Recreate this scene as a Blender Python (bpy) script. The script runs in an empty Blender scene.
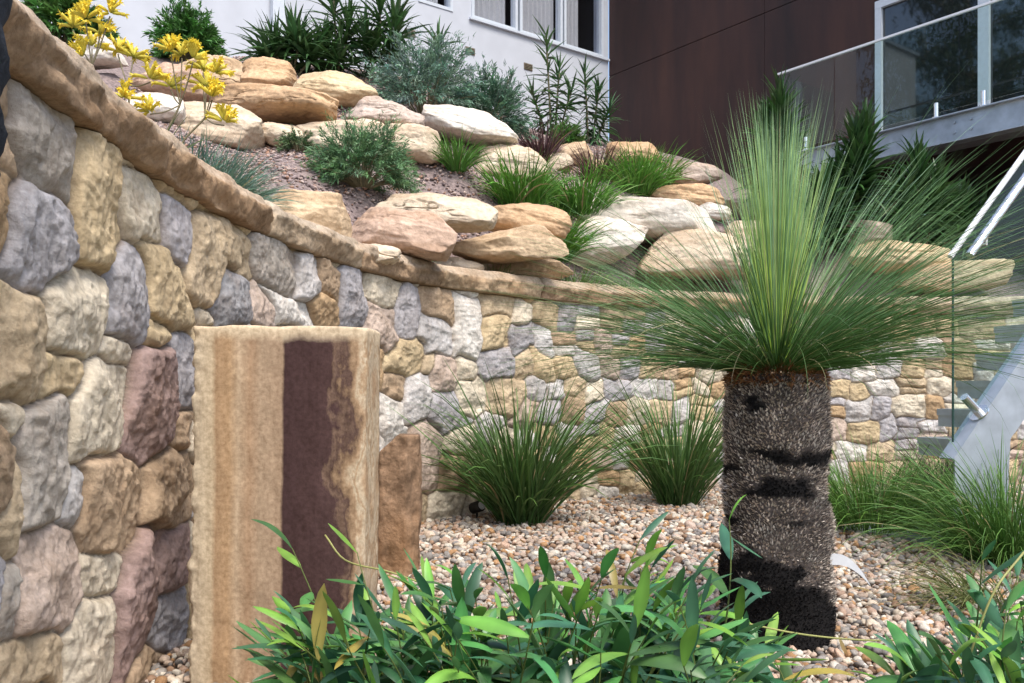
import bpy, math, random
import numpy as np
from mathutils import Vector, Matrix

S = bpy.context.scene
COL = S.collection
R = math.radians

# ------------------------------------------------------------------ camera
F = 880.0; HZ = 388.0; CX = 512.0; CZ = 0.95
cam_d = bpy.data.cameras.new('camera'); cam = bpy.data.objects.new('camera', cam_d); COL.objects.link(cam)
cam.location = (0, 0, CZ); cam.rotation_euler = (R(90), 0, 0)
cam_d.sensor_width = 36; cam_d.lens = 36 * F / 1024
cam_d.shift_y = (HZ - 341.5) / 1024
cam_d.clip_start = 0.05; cam_d.clip_end = 800
S.camera = cam

# ------------------------------------------------------------------ world, sun, exposure
SUN_EL, SUN_AZ = 58.0, 150.0         # azimuth measured from +Y towards +X (behind and right of the camera)
world = bpy.data.worlds.new('World'); S.world = world; world.use_nodes = True
wn = world.node_tree.nodes; wl = world.node_tree.links
sky = wn.new('ShaderNodeTexSky'); sky.sky_type = 'NISHITA'; sky.sun_disc = False
sky.sun_elevation = R(SUN_EL); sky.sun_rotation = R(SUN_AZ)
sky.air_density = 1.0; sky.dust_density = 3.0; sky.ozone_density = 1.0
wn['Background'].inputs['Strength'].default_value = 0.135
wl.new(sky.outputs[0], wn['Background'].inputs['Color'])
sd = bpy.data.lights.new('sun', 'SUN'); sun = bpy.data.objects.new('sun', sd); COL.objects.link(sun)
sd.energy = 1.5; sd.angle = R(26); sd.color = (1.0, 0.95, 0.87)
_v = Vector((math.sin(R(SUN_AZ)) * math.cos(R(SUN_EL)), math.cos(R(SUN_AZ)) * math.cos(R(SUN_EL)), math.sin(R(SUN_EL))))
sun.rotation_euler = _v.to_track_quat('Z', 'Y').to_euler(); sun.location = (3, -4, 9)
S.view_settings.view_transform = 'Standard'; S.view_settings.look = 'None'
S.view_settings.exposure = 1.06; S.view_settings.gamma = 1.0
S.render.engine = 'CYCLES'
S.cycles.use_denoising = True
S.cycles.max_bounces = 6; S.cycles.transparent_max_bounces = 12

# ------------------------------------------------------------------ helpers
def at(px, py, d):
    return np.array([(px - CX) / F * d, d, CZ + (HZ - py) / F * d])

def tag(o, label=None, cat=None, group=None, kind=None):
    if label: o['label'] = label
    if cat: o['category'] = cat
    if group: o['group'] = group
    if kind: o['kind'] = kind
    return o

def empty(name, loc=(0, 0, 0), rz=0):
    o = bpy.data.objects.new(name, None); COL.objects.link(o)
    o.location = loc; o.rotation_euler = (0, 0, rz); o.empty_display_size = 0.1
    return o

class MB:
    """collects vertices, faces and vertex colours, then links them as one mesh object"""
    def __init__(s): s.V = []; s.F = []; s.C = []; s.n = 0
    def add(s, V, Fc, C=None):
        V = np.asarray(V, float).reshape(-1, 3)
        Fs = Fc if isinstance(Fc, list) and len(Fc) and isinstance(Fc[0], np.ndarray) else [np.asarray(Fc)]
        for f in Fs:
            if len(f): s.F.append(np.asarray(f, int) + s.n)
        if C is None: C = np.ones((len(V), 3))
        C = np.asarray(C, float)
        if C.ndim == 1: C = np.tile(C, (len(V), 1))
        s.V.append(V); s.C.append(C); s.n += len(V)
        return s
    def box(s, c, size, rot=None, C=None):
        c = np.asarray(c, float); h = np.asarray(size, float) / 2
        V = np.array([[x, y, z] for x in (-1, 1) for y in (-1, 1) for z in (-1, 1)]) * h
        if rot is not None: V = V @ np.asarray(rot).T
        return s.add(V + c, [[0, 1, 3, 2], [4, 6, 7, 5], [0, 4, 5, 1], [2, 3, 7, 6], [0, 2, 6, 4], [1, 5, 7, 3]], C)
    def tube(s, pts, r, n=8, C=None, caps=True):
        pts = np.asarray(pts, float); m = len(pts)
        r = np.broadcast_to(np.asarray(r, float), (m,))
        T = np.gradient(pts, axis=0); T /= np.linalg.norm(T, axis=1)[:, None] + 1e-9
        up = np.array([0.13, 0.21, 0.97]) if abs(T[0][2]) < .9 else np.array([0.97, 0.2, 0.1])
        A = np.cross(T, up); A /= np.linalg.norm(A, axis=1)[:, None] + 1e-9
        B = np.cross(T, A)
        th = np.linspace(0, 2 * np.pi, n, endpoint=False)
        V = pts[:, None] + r[:, None, None] * (A[:, None] * np.cos(th)[None, :, None] + B[:, None] * np.sin(th)[None, :, None])
        i = np.arange(m - 1)[:, None] * n; j = np.arange(n)[None]; k = (j + 1) % n
        Q = np.stack([i + j, i + k, i + n + k, i + n + j], -1).reshape(-1, 4)
        Fs = [Q]
        if caps: Fs += [np.array([list(range(n))[::-1]]), np.array([[(m - 1) * n + q for q in range(n)]])]
        if C is not None and np.ndim(C) == 2: C = np.repeat(C, n, axis=0)
        return s.add(V.reshape(-1, 3), Fs, C)
    def build(s, name, mat, parent=None, smooth=False, loc=None):
        V = np.concatenate(s.V); C = np.concatenate(s.C)
        if loc is not None: V = V - np.asarray(loc, float)
        me = bpy.data.meshes.new(name)
        me.vertices.add(len(V)); me.vertices.foreach_set('co', V.astype(np.float32).ravel())
        idx = np.concatenate([f.ravel() for f in s.F]); tot = np.concatenate([np.full(len(f), f.shape[1]) for f in s.F])
        st = np.concatenate([[0], np.cumsum(tot)[:-1]])
        me.loops.add(len(idx)); me.loops.foreach_set('vertex_index', idx.astype(np.int32))
        me.polygons.add(len(tot)); me.polygons.foreach_set('loop_start', st.astype(np.int32))
        me.polygons.foreach_set('loop_total', tot.astype(np.int32))
        me.polygons.foreach_set('use_smooth', np.full(len(tot), bool(smooth)))
        ca = me.color_attributes.new('Col', 'FLOAT_COLOR', 'POINT')
        ca.data.foreach_set('color', np.concatenate([C, np.ones((len(C), 1))], 1).astype(np.float32).ravel())
        me.update(calc_edges=True); me.validate()
        if mat: me.materials.append(mat)
        o = bpy.data.objects.new(name, me); COL.objects.link(o)
        if loc is not None: o.location = tuple(float(q) for q in loc)
        if parent: o.parent = parent
        return o

def grid_faces(a, b, wrap_b=False):
    i = np.arange(a - 1)[:, None]; j = np.arange(b if wrap_b else b - 1)[None]
    k = (j + 1) % b
    return np.stack([i * b + j, i * b + k, (i + 1) * b + k, (i + 1) * b + j], -1).reshape(-1, 4)

def _hash(ix, iy, iz, seed):
    h = (ix * 374761393 + iy * 668265263 + iz * 2147483647 + seed * 1274126177) & 0xFFFFFFFF
    h = ((h ^ (h >> 13)) * 1274126177) & 0xFFFFFFFF
    h = (h ^ (h >> 16)) & 0xFFFFFF
    return h / float(0xFFFFFF)

def vnoise(P, seed=0):
    P = np.asarray(P, float); I = np.floor(P).astype(np.int64); f = P - I
    u = f * f * f * (f * (f * 6 - 15) + 10); r = 0
    for dx in (0, 1):
        for dy in (0, 1):
            for dz in (0, 1):
                w = (u[..., 0] if dx else 1 - u[..., 0]) * (u[..., 1] if dy else 1 - u[..., 1]) * (u[..., 2] if dz else 1 - u[..., 2])
                r = r + w * _hash(I[..., 0] + dx, I[..., 1] + dy, I[..., 2] + dz, seed)
    return r * 2 - 1

def fbm(P, oct=4, seed=0, gain=.5):
    P = np.asarray(P, float); a = 1; s = 0; t = 0
    for o in range(oct):
        s = s + a * vnoise(P * (2.03 ** o) + 17.3 * o, seed + o); t += a; a *= gain
    return s / t

def ico(sub):
    t = (1 + 5 ** .5) / 2
    V = [(-1, t, 0), (1, t, 0), (-1, -t, 0), (1, -t, 0), (0, -1, t), (0, 1, t), (0, -1, -t), (0, 1, -t), (t, 0, -1), (t, 0, 1), (-t, 0, -1), (-t, 0, 1)]
    Fc = [(0, 11, 5), (0, 5, 1), (0, 1, 7), (0, 7, 10), (0, 10, 11), (1, 5, 9), (5, 11, 4), (11, 10, 2), (10, 7, 6), (7, 1, 8),
          (3, 9, 4), (3, 4, 2), (3, 2, 6), (3, 6, 8), (3, 8, 9), (4, 9, 5), (2, 4, 11), (6, 2, 10), (8, 6, 7), (9, 8, 1)]
    V = [np.array(v) / np.linalg.norm(v) for v in V]
    for _ in range(sub):
        mid = {}; G = []
        def m(a, b):
            k = (min(a, b), max(a, b))
            if k not in mid:
                p = V[a] + V[b]; V.append(p / np.linalg.norm(p)); mid[k] = len(V) - 1
            return mid[k]
        for a, b, c in Fc:
            x, y, z = m(a, b), m(b, c), m(c, a)
            G += [(a, x, z), (b, y, x), (c, z, y), (x, y, z)]
        Fc = G
    return np.array(V), np.array(Fc)

# ------------------------------------------------------------------ materials
def material(name):
    m = bpy.data.materials.new(name); m.use_nodes = True
    return m, m.node_tree.nodes, m.node_tree.links, m.node_tree.nodes['Principled BSDF']

def flat(name, col, rough=.6, metal=0.0, noise=.15, scale=20, bump=.0, spec=.5):
    m, n, l, p = material(name)
    p.inputs['Roughness'].default_value = rough; p.inputs['Metallic'].default_value = metal
    p.inputs['Specular IOR Level'].default_value = spec
    tc = n.new('ShaderNodeTexCoord'); nz = n.new('ShaderNodeTexNoise'); nz.inputs['Scale'].default_value = scale; nz.inputs['Detail'].default_value = 6
    l.new(tc.outputs['Object'], nz.inputs['Vector'])
    r = n.new('ShaderNodeValToRGB')
    r.color_ramp.elements[0].color = (*[c * (1 - noise) for c in col], 1); r.color_ramp.elements[1].color = (*[min(1, c * (1 + noise)) for c in col], 1)
    r.color_ramp.elements[0].position = .3; r.color_ramp.elements[1].position = .7
    l.new(nz.outputs['Fac'], r.inputs['Fac']); l.new(r.outputs['Color'], p.inputs['Base Color'])
    if bump:
        b = n.new('ShaderNodeBump'); b.inputs['Strength'].default_value = bump; b.inputs['Distance'].default_value = .01
        l.new(nz.outputs['Fac'], b.inputs['Height']); l.new(b.outputs['Normal'], p.inputs['Normal'])
    return m

def vmul(n, l, a, b):
    mx = n.new('ShaderNodeMix'); mx.data_type = 'RGBA'; mx.blend_type = 'MULTIPLY'; mx.inputs[0].default_value = 1
    l.new(a, mx.inputs[6]); l.new(b, mx.inputs[7]); return mx.outputs[2]

def stone_mat(name, objcol=False, rough=.9, s1=6, s2=45, lo=.62, hi=1.25, bump=.5, dist=.012, strata=0, ochre=.25):
    m, n, l, p = material(name)
    p.inputs['Roughness'].default_value = rough; p.inputs['Specular IOR Level'].default_value = .2
    if objcol:
        a = n.new('ShaderNodeObjectInfo').outputs['Color']
    else:
        q = n.new('ShaderNodeAttribute'); q.attribute_name = 'Col'; a = q.outputs['Color']
    tc = n.new('ShaderNodeTexCoord')
    def noise(sc, det=6, vec=None):
        z = n.new('ShaderNodeTexNoise'); z.inputs['Scale'].default_value = sc; z.inputs['Detail'].default_value = det; z.inputs['Roughness'].default_value = .62
        l.new(vec if vec is not None else tc.outputs['Object'], z.inputs['Vector']); return z.outputs['Fac']
    n1 = noise(s1); n2 = noise(s2, 8)
    def ramp(src, c0, c1, p0=.3, p1=.7):
        r = n.new('ShaderNodeValToRGB'); r.color_ramp.elements[0].position = p0; r.color_ramp.elements[1].position = p1
        r.color_ramp.elements[0].color = (*c0, 1); r.color_ramp.elements[1].color = (*c1, 1); l.new(src, r.inputs['Fac']); return r.outputs['Color']
    c = vmul(n, l, a, ramp(n1, (lo, lo * .97, lo * .93), (hi, hi, hi)))
    c = vmul(n, l, c, ramp(n2, (.72, .70, .68), (1.12, 1.12, 1.12)))
    if ochre:
        mp = n.new('ShaderNodeMapping'); mp.inputs['Location'].default_value = (3.1, 7.7, 1.3); l.new(tc.outputs['Object'], mp.inputs['Vector'])
        if strata: mp.inputs['Scale'].default_value = (.5, .5, strata)
        n3 = noise(s1 * .6, 5, mp.outputs['Vector'])
        fr = n.new('ShaderNodeMapRange'); fr.inputs[1].default_value = .5; fr.inputs[2].default_value = .72; fr.inputs[3].default_value = 0; fr.inputs[4].default_value = ochre
        l.new(n3, fr.inputs[0])
        mx = n.new('ShaderNodeMix'); mx.data_type = 'RGBA'; l.new(fr.outputs[0], mx.inputs[0]); l.new(c, mx.inputs[6]); mx.inputs[7].default_value = (.36, .19, .08, 1)
        c = mx.outputs[2]
    l.new(c, p.inputs['Base Color'])
    b = n.new('ShaderNodeBump'); b.inputs['Strength'].default_value = bump; b.inputs['Distance'].default_value = dist
    l.new(n2, b.inputs['Height']); l.new(b.outputs['Normal'], p.inputs['Normal'])
    return m

def leaf_mat(name, rough=.5, trans=.22, spec=.4):
    m, n, l, p = material(name)
    p.inputs['Roughness'].default_value = rough; p.inputs['Specular IOR Level'].default_value = spec
    q = n.new('ShaderNodeAttribute'); q.attribute_name = 'Col'
    tc = n.new('ShaderNodeTexCoord'); z = n.new('ShaderNodeTexNoise'); z.inputs['Scale'].default_value = 14; l.new(tc.outputs['Object'], z.inputs['Vector'])
    r = n.new('ShaderNodeValToRGB'); r.color_ramp.elements[0].position = .3; r.color_ramp.elements[1].position = .7
    r.color_ramp.elements[0].color = (.75, .78, .75, 1); r.color_ramp.elements[1].color = (1.2, 1.18, 1.1, 1); l.new(z.outputs['Fac'], r.inputs['Fac'])
    c = vmul(n, l, q.outputs['Color'], r.outputs['Color'])
    l.new(c, p.inputs['Base Color'])
    t = n.new('ShaderNodeBsdfTranslucent'); l.new(c, t.inputs['Color'])
    mx = n.new('ShaderNodeMixShader'); mx.inputs[0].default_value = trans
    l.new(p.outputs[0], mx.inputs[1]); l.new(t.outputs[0], mx.inputs[2]); l.new(mx.outputs[0], n['Material Output'].inputs['Surface'])
    return m

def glass_mat(name, tint=(.86, .93, .91), refl=1.0):
    m, n, l, p = material(name); n.remove(p)
    t = n.new('ShaderNodeBsdfTransparent'); t.inputs['Color'].default_value = (*tint, 1)
    g = n.new('ShaderNodeBsdfGlossy'); g.inputs['Roughness'].default_value = .01; g.inputs['Color'].default_value = (refl,) * 3 + (1,)
    f = n.new('ShaderNodeFresnel'); f.inputs['IOR'].default_value = 1.5
    gm = n.new('ShaderNodeNewGeometry'); iv = n.new('ShaderNodeMath'); iv.operation = 'SUBTRACT'; iv.inputs[0].default_value = 1; l.new(gm.outputs['Backfacing'], iv.inputs[1])
    fm = n.new('ShaderNodeMath'); fm.operation = 'MULTIPLY'; l.new(f.outputs[0], fm.inputs[0]); l.new(iv.outputs[0], fm.inputs[1])
    mx = n.new('ShaderNodeMixShader'); l.new(fm.outputs[0], mx.inputs[0]); l.new(t.outputs[0], mx.inputs[1]); l.new(g.outputs[0], mx.inputs[2])
    l.new(mx.outputs[0], n['Material Output'].inputs['Surface']); return m

M = {}
M['wall'] = stone_mat('rubble_stone', s1=9, s2=55, bump=.7, dist=.01, ochre=.16, lo=.72, hi=1.2)
M['cap'] = stone_mat('cap_sandstone', s1=5, s2=40, bump=.7, dist=.012, ochre=.35, lo=.66)
M['boulder'] = stone_mat('boulder_sandstone', objcol=True, s1=2.6, s2=26, bump=.5, dist=.02, strata=3.5, ochre=.42, lo=.8, hi=1.15)
M['pebble'] = stone_mat('pebble_stone', s1=30, s2=120, bump=.1, rough=.75, lo=.8, hi=1.15, ochre=0)
M['leaf'] = leaf_mat('leaf'); M['gloss_leaf'] = leaf_mat('glossy_leaf', rough=.38, trans=.2, spec=.5)
M['petal'] = leaf_mat('petal', rough=.6, trans=.3)
M['mulch_soil'] = flat('mulch_soil', (.22, .17, .16), .95, noise=.5, scale=40, bump=.8)
M['gravel_soil'] = flat('gravel_soil', (.16, .115, .085), .95, noise=.4, scale=60, bump=.6)
M['earth'] = flat('earth', (.09, .075, .05), .95, noise=.3, scale=2)
M['white_wall'] = flat('painted_render', (.50, .53, .585), .8, noise=.05, scale=3, bump=.05)
M['frame'] = flat('window_frame_paint', (.55, .60, .66), .4, noise=.05)
M['galv'] = flat('galvanised_steel', (.42, .47, .53), .42, metal=.55, noise=.16, scale=9)
M['steel'] = flat('stainless_steel', (.72, .73, .74), .22, metal=.9, noise=.05)
M['white_paint'] = flat('rail_paint', (.8, .82, .85), .35, noise=.03)
M['dark'] = flat('dark_interior', (.012, .012, .013), .9, noise=.1)
M['black_metal'] = flat('black_metal', (.02, .02, .02), .5, noise=.1)
M['concrete'] = flat('concrete', (.28, .29, .30), .85, noise=.15, scale=12, bump=.2)
M['glass'] = glass_mat('clear_glass')
M['window_glass'] = glass_mat('window_glass', (.92, .93, .96))
M['curtain'] = flat('curtain_cloth', (.42, .42, .41), .9, noise=.05)
M['bark'] = flat('plant_stem', (.16, .14, .08), .8, noise=.3, scale=30)
M['vent'] = flat('vent_brass', (.16, .13, .09), .6, noise=.2)

def corten():
    m, n, l, p = material('weathered_steel')
    tc = n.new('ShaderNodeTexCoord')
    a = n.new('ShaderNodeTexNoise'); a.inputs['Scale'].default_value = .8; a.inputs['Detail'].default_value = 8; a.inputs['Roughness'].default_value = .65
    mp = n.new('ShaderNodeMapping'); mp.inputs['Scale'].default_value = (1.6, 1.6, .3)
    l.new(tc.outputs['Object'], mp.inputs['Vector']); l.new(mp.outputs[0], a.inputs['Vector'])
    r = n.new('ShaderNodeValToRGB'); e = r.color_ramp.elements
    e[0].position = .3; e[0].color = (.022, .015, .015, 1); e[1].position = .72; e[1].color = (.072, .033, .024, 1)
    x = r.color_ramp.elements.new(.5); x.color = (.044, .022, .019, 1)
    l.new(a.outputs['Fac'], r.inputs['Fac']); l.new(r.outputs['Color'], p.inputs['Base Color'])
    p.inputs['Roughness'].default_value = .62; p.inputs['Specular IOR Level'].default_value = .3
    b = n.new('ShaderNodeBump'); b.inputs['Strength'].default_value = .08; l.new(a.outputs['Fac'], b.inputs['Height']); l.new(b.outputs['Normal'], p.inputs['Normal'])
    return m
M['corten'] = corten()

def pane_mat():
    m, n, l, p = material('door_pane')
    p.inputs['Base Color'].default_value = (.012, .014, .016, 1); p.inputs['Roughness'].default_value = .03
    p.inputs['IOR'].default_value = 1.9
    return m
M['pane'] = pane_mat()

def slab_mat():
    """the banded sandstone of the standing slab: bands run up the stone, measured across its own width"""
    m, n, l, p = material('banded_sandstone'); p.inputs['Roughness'].default_value = .9; p.inputs['Specular IOR Level'].default_value = .2
    tc = n.new('ShaderNodeTexCoord'); sx = n.new('ShaderNodeSeparateXYZ'); l.new(tc.outputs['Object'], sx.inputs[0])
    def noise(sc, det=5, vec=None):
        z = n.new('ShaderNodeTexNoise'); z.inputs['Scale'].default_value = sc; z.inputs['Detail'].default_value = det; z.inputs['Roughness'].default_value = .6
        l.new(vec if vec is not None else tc.outputs['Object'], z.inputs['Vector']); return z.outputs['Fac']
    def math_(op, a, b):
        q = n.new('ShaderNodeMath'); q.operation = op
        for i, v in enumerate((a, b)):
            if isinstance(v, (int, float)): q.inputs[i].default_value = v
            else: l.new(v, q.inputs[i])
        return q.outputs[0]
    mp = n.new('ShaderNodeMapping'); mp.inputs['Scale'].default_value = (1, 1, .55); l.new(tc.outputs['Object'], mp.inputs[0])
    w = math_('MULTIPLY', math_('SUBTRACT', noise(7, 7, mp.outputs[0]), .5), 1.0)
    # the waviness grows towards the right edge of the dark band
    grow = n.new('ShaderNodeMapRange'); grow.inputs[1].default_value = .05; grow.inputs[2].default_value = .15; grow.inputs[3].default_value = .03; grow.inputs[4].default_value = .30; l.new(sx.outputs[0], grow.inputs[0])
    u = math_('ADD', sx.outputs[0], math_('MULTIPLY', w, grow.outputs[0]))
    r = n.new('ShaderNodeValToRGB'); cr = r.color_ramp; cr.interpolation = 'LINEAR'
    mr = n.new('ShaderNodeMapRange'); mr.inputs[1].default_value = -.30; mr.inputs[2].default_value = .32; l.new(u, mr.inputs[0]); l.new(mr.outputs[0], r.inputs[0])
    stops = [(-.30, (.66, .58, .45)), (-.205, (.60, .49, .34)), (-.190, (.40, .27, .16)), (-.15, (.46, .31, .18)), (-.12, (.50, .38, .26)), (-.085, (.40, .27, .17)), (-.05, (.43, .32, .22)), (.018, (.39, .28, .19)),
             (.026, (.062, .034, .034)), (.185, (.078, .044, .042)), (.200, (.19, .125, .09)), (.216, (.10, .06, .05)), (.230, (.27, .18, .11)), (.246, (.42, .29, .18)), (.262, (.56, .46, .33)), (.272, (.40, .27, .16)), (.284, (.56, .46, .33)), (.30, (.42, .29, .18))]
    f = lambda x: (x + .30) / .62
    cr.elements[0].position = 0; cr.elements[0].color = (*stops[0][1], 1); cr.elements[1].position = 1; cr.elements[1].color = (*stops[-1][1], 1)
    for x, c in stops[1:-1]:
        e = cr.elements.new(f(x)); e.color = (*c, 1)
    # colour turns lighter along the top edge
    zr = n.new('ShaderNodeMapRange'); zr.inputs[1].default_value = 1.095; zr.inputs[2].default_value = 1.125; l.new(math_('ADD', sx.outputs[2], math_('MULTIPLY', math_('SUBTRACT', noise(9, 4), .5), .06)), zr.inputs[0])
    mx = n.new('ShaderNodeMix'); mx.data_type = 'RGBA'; l.new(zr.outputs[0], mx.inputs[0]); l.new(r.outputs[0], mx.inputs[6]); mx.inputs[7].default_value = (.66, .54, .38, 1)
    rr = n.new('ShaderNodeValToRGB'); rr.color_ramp.elements[0].position = .3; rr.color_ramp.elements[1].position = .72
    rr.color_ramp.elements[0].position = .36; rr.color_ramp.elements[1].position = .64; rr.color_ramp.elements[0].color = (.70, .66, .62, 1); rr.color_ramp.elements[1].color = (1.12, 1.12, 1.12, 1); mps = n.new('ShaderNodeMapping'); mps.inputs['Scale'].default_value = (60, 60, 2.2); l.new(tc.outputs['Object'], mps.inputs[0]); stk = noise(1.0, 6, mps.outputs[0])
    n2 = math_('ADD', math_('MULTIPLY', noise(70, 12), .76), math_('MULTIPLY', stk, .24)); l.new(n2, rr.inputs[0])
    l.new(vmul(n, l, mx.outputs[2], rr.outputs[0]), p.inputs['Base Color'])
    b = n.new('ShaderNodeBump'); b.inputs['Strength'].default_value = .35; b.inputs['Distance'].default_value = .005
    l.new(n2, b.inputs['Height']); l.new(b.outputs['Normal'], p.inputs['Normal'])
    return m
M['slab'] = slab_mat()

# ------------------------------------------------------------------ the wall's plan curve
WP = np.array([(-1.02, -3.0), (-1.06, .2), (-1.10, 1.2), (-1.15, 1.95), (-1.195, 2.5), (-1.225, 3.05), (-1.22, 3.5), (-1.18, 4.1), (-1.07, 4.75), (-.89, 5.45), (-.62, 6.1),
               (0, 6.87), (.7, 7.5), (1.73, 8.1), (2.8, 8.45), (4.0, 8.55), (6, 8.4), (9, 7.9), (14, 6.8)])
def catmull(P, step=.01):
    out = []
    for i in range(len(P) - 1):
        p0 = P[max(i - 1, 0)]; p1 = P[i]; p2 = P[i + 1]; p3 = P[min(i + 2, len(P) - 1)]
        # centripetal-ish tangents scaled by chord
        L = np.linalg.norm(p2 - p1); m1 = (p2 - p0) / (np.linalg.norm(p2 - p1) + np.linalg.norm(p1 - p0) + 1e-9) * L if i else (p2 - p1)
        m2 = (p3 - p1) / (np.linalg.norm(p3 - p2) + L + 1e-9) * L if i < len(P) - 2 else (p2 - p1)
        n = max(2, int(L / step))
        for k in range(n):
            t = k / n
            out.append((2 * t**3 - 3 * t**2 + 1) * p1 + (t**3 - 2 * t**2 + t) * m1 + (-2 * t**3 + 3 * t**2) * p2 + (t**3 - t**2) * m2)
    out.append(P[-1]); return np.array(out)
CP = catmull(WP); CS = np.concatenate([[0], np.cumsum(np.linalg.norm(np.diff(CP, axis=0), axis=1))])
S0 = float(np.interp(0.6, CP[:, 1][:600], CS[:600]))      # arc length where the wall comes level with y = 0.6
def curve(s):
    s = np.asarray(s, float)
    p = np.stack([np.interp(s, CS, CP[:, 0]), np.interp(s, CS, CP[:, 1])], -1)
    e = .06
    a = np.stack([np.interp(s - e, CS, CP[:, 0]), np.interp(s - e, CS, CP[:, 1])], -1); b = np.stack([np.interp(s + e, CS, CP[:, 0]), np.interp(s + e, CS, CP[:, 1])], -1)
    t = b - a; t /= np.linalg.norm(t, axis=-1)[..., None]
    return p, np.stack([t[..., 1], -t[..., 0]], -1)         # point, normal towards the garden bed
def wall_hit(px, py):
    """where the line of sight meets the wall face: arc length and height"""
    k = (px - CX) / F
    g = CP[:, 0] - k * CP[:, 1]
    ok = np.where((g[:-1] < 0) & (g[1:] >= 0) & (CP[1:, 1] > .3))[0]
    i = ok[0]; w = g[i] / (g[i] - g[i + 1]); s = CS[i] + w * (CS[i + 1] - CS[i]); y = CP[i, 1] + w * (CP[i + 1, 1] - CP[i, 1])
    return s, CZ + (HZ - py) / F * y

TAN = (.49, .395, .27); YEL = (.53, .425, .27); CRM = (.60, .54, .43); GRY = (.37, .36, .375); WGR = (.52, .505, .495); PUR = (.32, .235, .215)
BRN = (.42, .315, .215); ORG = (.47, .335, .20); WHT = (.66, .635, .59); PNK = (.51, .415, .35); LAV = (.43, .415, .43); WMG = (.42, .385, .34); DGR = (.29, .29, .30)
stones = [(42,137,76,112,WMG),(95,205,54,146,YEL),(33,235,76,112,GRY),(137,205,52,80,CRM),(174,228,28,70,LAV),(123,292,46,110,GRY),(72,307,62,104,CRM),(166,290,46,82,YEL),(201,262,38,92,TAN),
 (18,340,52,118,TAN),(58,376,42,50,YEL),(117,357,34,36,CRM),(156,340,27,32,YEL),(95,412,60,104,CRM),(147,404,50,116,PUR),(182,372,28,80,GRY),(40,467,52,138,WMG),(5,421,24,52,CRM),(7,505,30,112,TAN),
 (70,497,26,64,WGR),(106,502,66,104,BRN),(164,490,54,92,BRN),(180,430,24,42,BRN),(48,585,66,112,PNK),(98,572,42,50,CRM),(133,594,42,120,PUR),(170,558,38,66,PUR),(88,645,56,112,CRM),(36,668,56,72,TAN),
 (172,612,34,52,GRY),(3,600,26,70,WMG),(145,672,32,36,BRN),(228,300,38,62,DGR),(231,247,34,52,TAN),(205,321,42,24,CRM),(273,260,44,62,WMG),(258,309,30,42,PNK),(289,311,38,32,WHT),(305,275,25,54,WGR),
 (327,275,22,42,BRN),(324,310,30,34,ORG),(351,295,29,66,GRY),(381,290,32,40,CRM),(407,311,21,62,LAV),(382,330,32,50,PNK),(438,304,38,38,BRN),(466,328,28,66,WHT),(435,337,34,38,WGR),(403,357,40,36,YEL),
 (429,364,15,22,TAN),(442,373,28,34,PNK),(466,368,22,24,CRM),(392,385,22,24,BRN),(375,368,16,62,ORG),(415,400,27,48,WGR),(446,410,40,40,GRY),(388,418,32,40,WHT),(423,457,34,68,PNK),(470,396,34,36,CRM),
 (496,305,32,24,TAN),(494,334,28,36,YEL),(495,364,34,34,GRY),(506,398,36,40,TAN),(462,442,34,28,CRM),(455,475,40,34,BRN),(445,505,36,30,CRM),(490,430,26,34,WGR),(495,465,34,34,TAN),(484,500,34,28,CRM),(410,510,34,36,TAN),(385,480,34,50,BRN)]
rng = np.random.default_rng(7)
seeds = []
for px, py, w, h, c in stones:
    sa, _ = wall_hit(px - w / 2, py); sb, _ = wall_hit(px + w / 2, py); sc, z0 = wall_hit(px, py + h / 2); _, z1 = wall_hit(px, py - h / 2)
    seeds.append([(sa + sb) / 2, (z0 + z1) / 2, (sb - sa) / 2, (z1 - z0) / 2, *c, rng.normal(0, .05)])
traced = np.array(seeds)
fill = []
def blocked(s, z, pad):
    q = (np.abs(s - traced[:, 0]) / traced[:, 2]) ** 3 + (np.abs(z - traced[:, 1]) / traced[:, 3]) ** 3
    return q.min() < pad
s_end = CS[-1] - 1
z = .02
pal = [CRM, CRM, TAN, YEL, YEL, PNK, WGR, WGR, GRY, WHT, ORG, TAN, CRM, LAV, BRN]
while z < 1.75:
    hh = rng.uniform(.17, .24); s = S0 - .8 + rng.uniform(0, .3)
    while s < s_end:
        ww = rng.uniform(.17, .33)
        a, b = s + ww / 2, z + hh / 2 + rng.normal(0, .018)
        split = rng.random() < .22
        for k in range(2 if split else 1):
            hz = hh / 2 * (.5 if split else rng.uniform(.9, 1.12)); bz = b + (0 if not split else (k - .5) * hh / 2)
            if not blocked(a, bz, 1.35):
                fill.append([a, bz, ww / 2, hz, *(np.array(pal[rng.integers(len(pal))]) * rng.uniform(.85, 1.12)), rng.normal(0, .05)])
        s += ww
    z += hh
seeds = np.concatenate([traced, np.array(fill)]); NS = len(seeds)
ZT = 1.665
sg = np.concatenate([np.arange(S0, S0 + 5.0, .0052), np.arange(S0 + 5.0, S0 + 12.5, .011)]); zg = np.arange(-.03, ZT, .0065)
Sg, Zg = np.meshgrid(sg, zg, indexing='ij')
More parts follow.
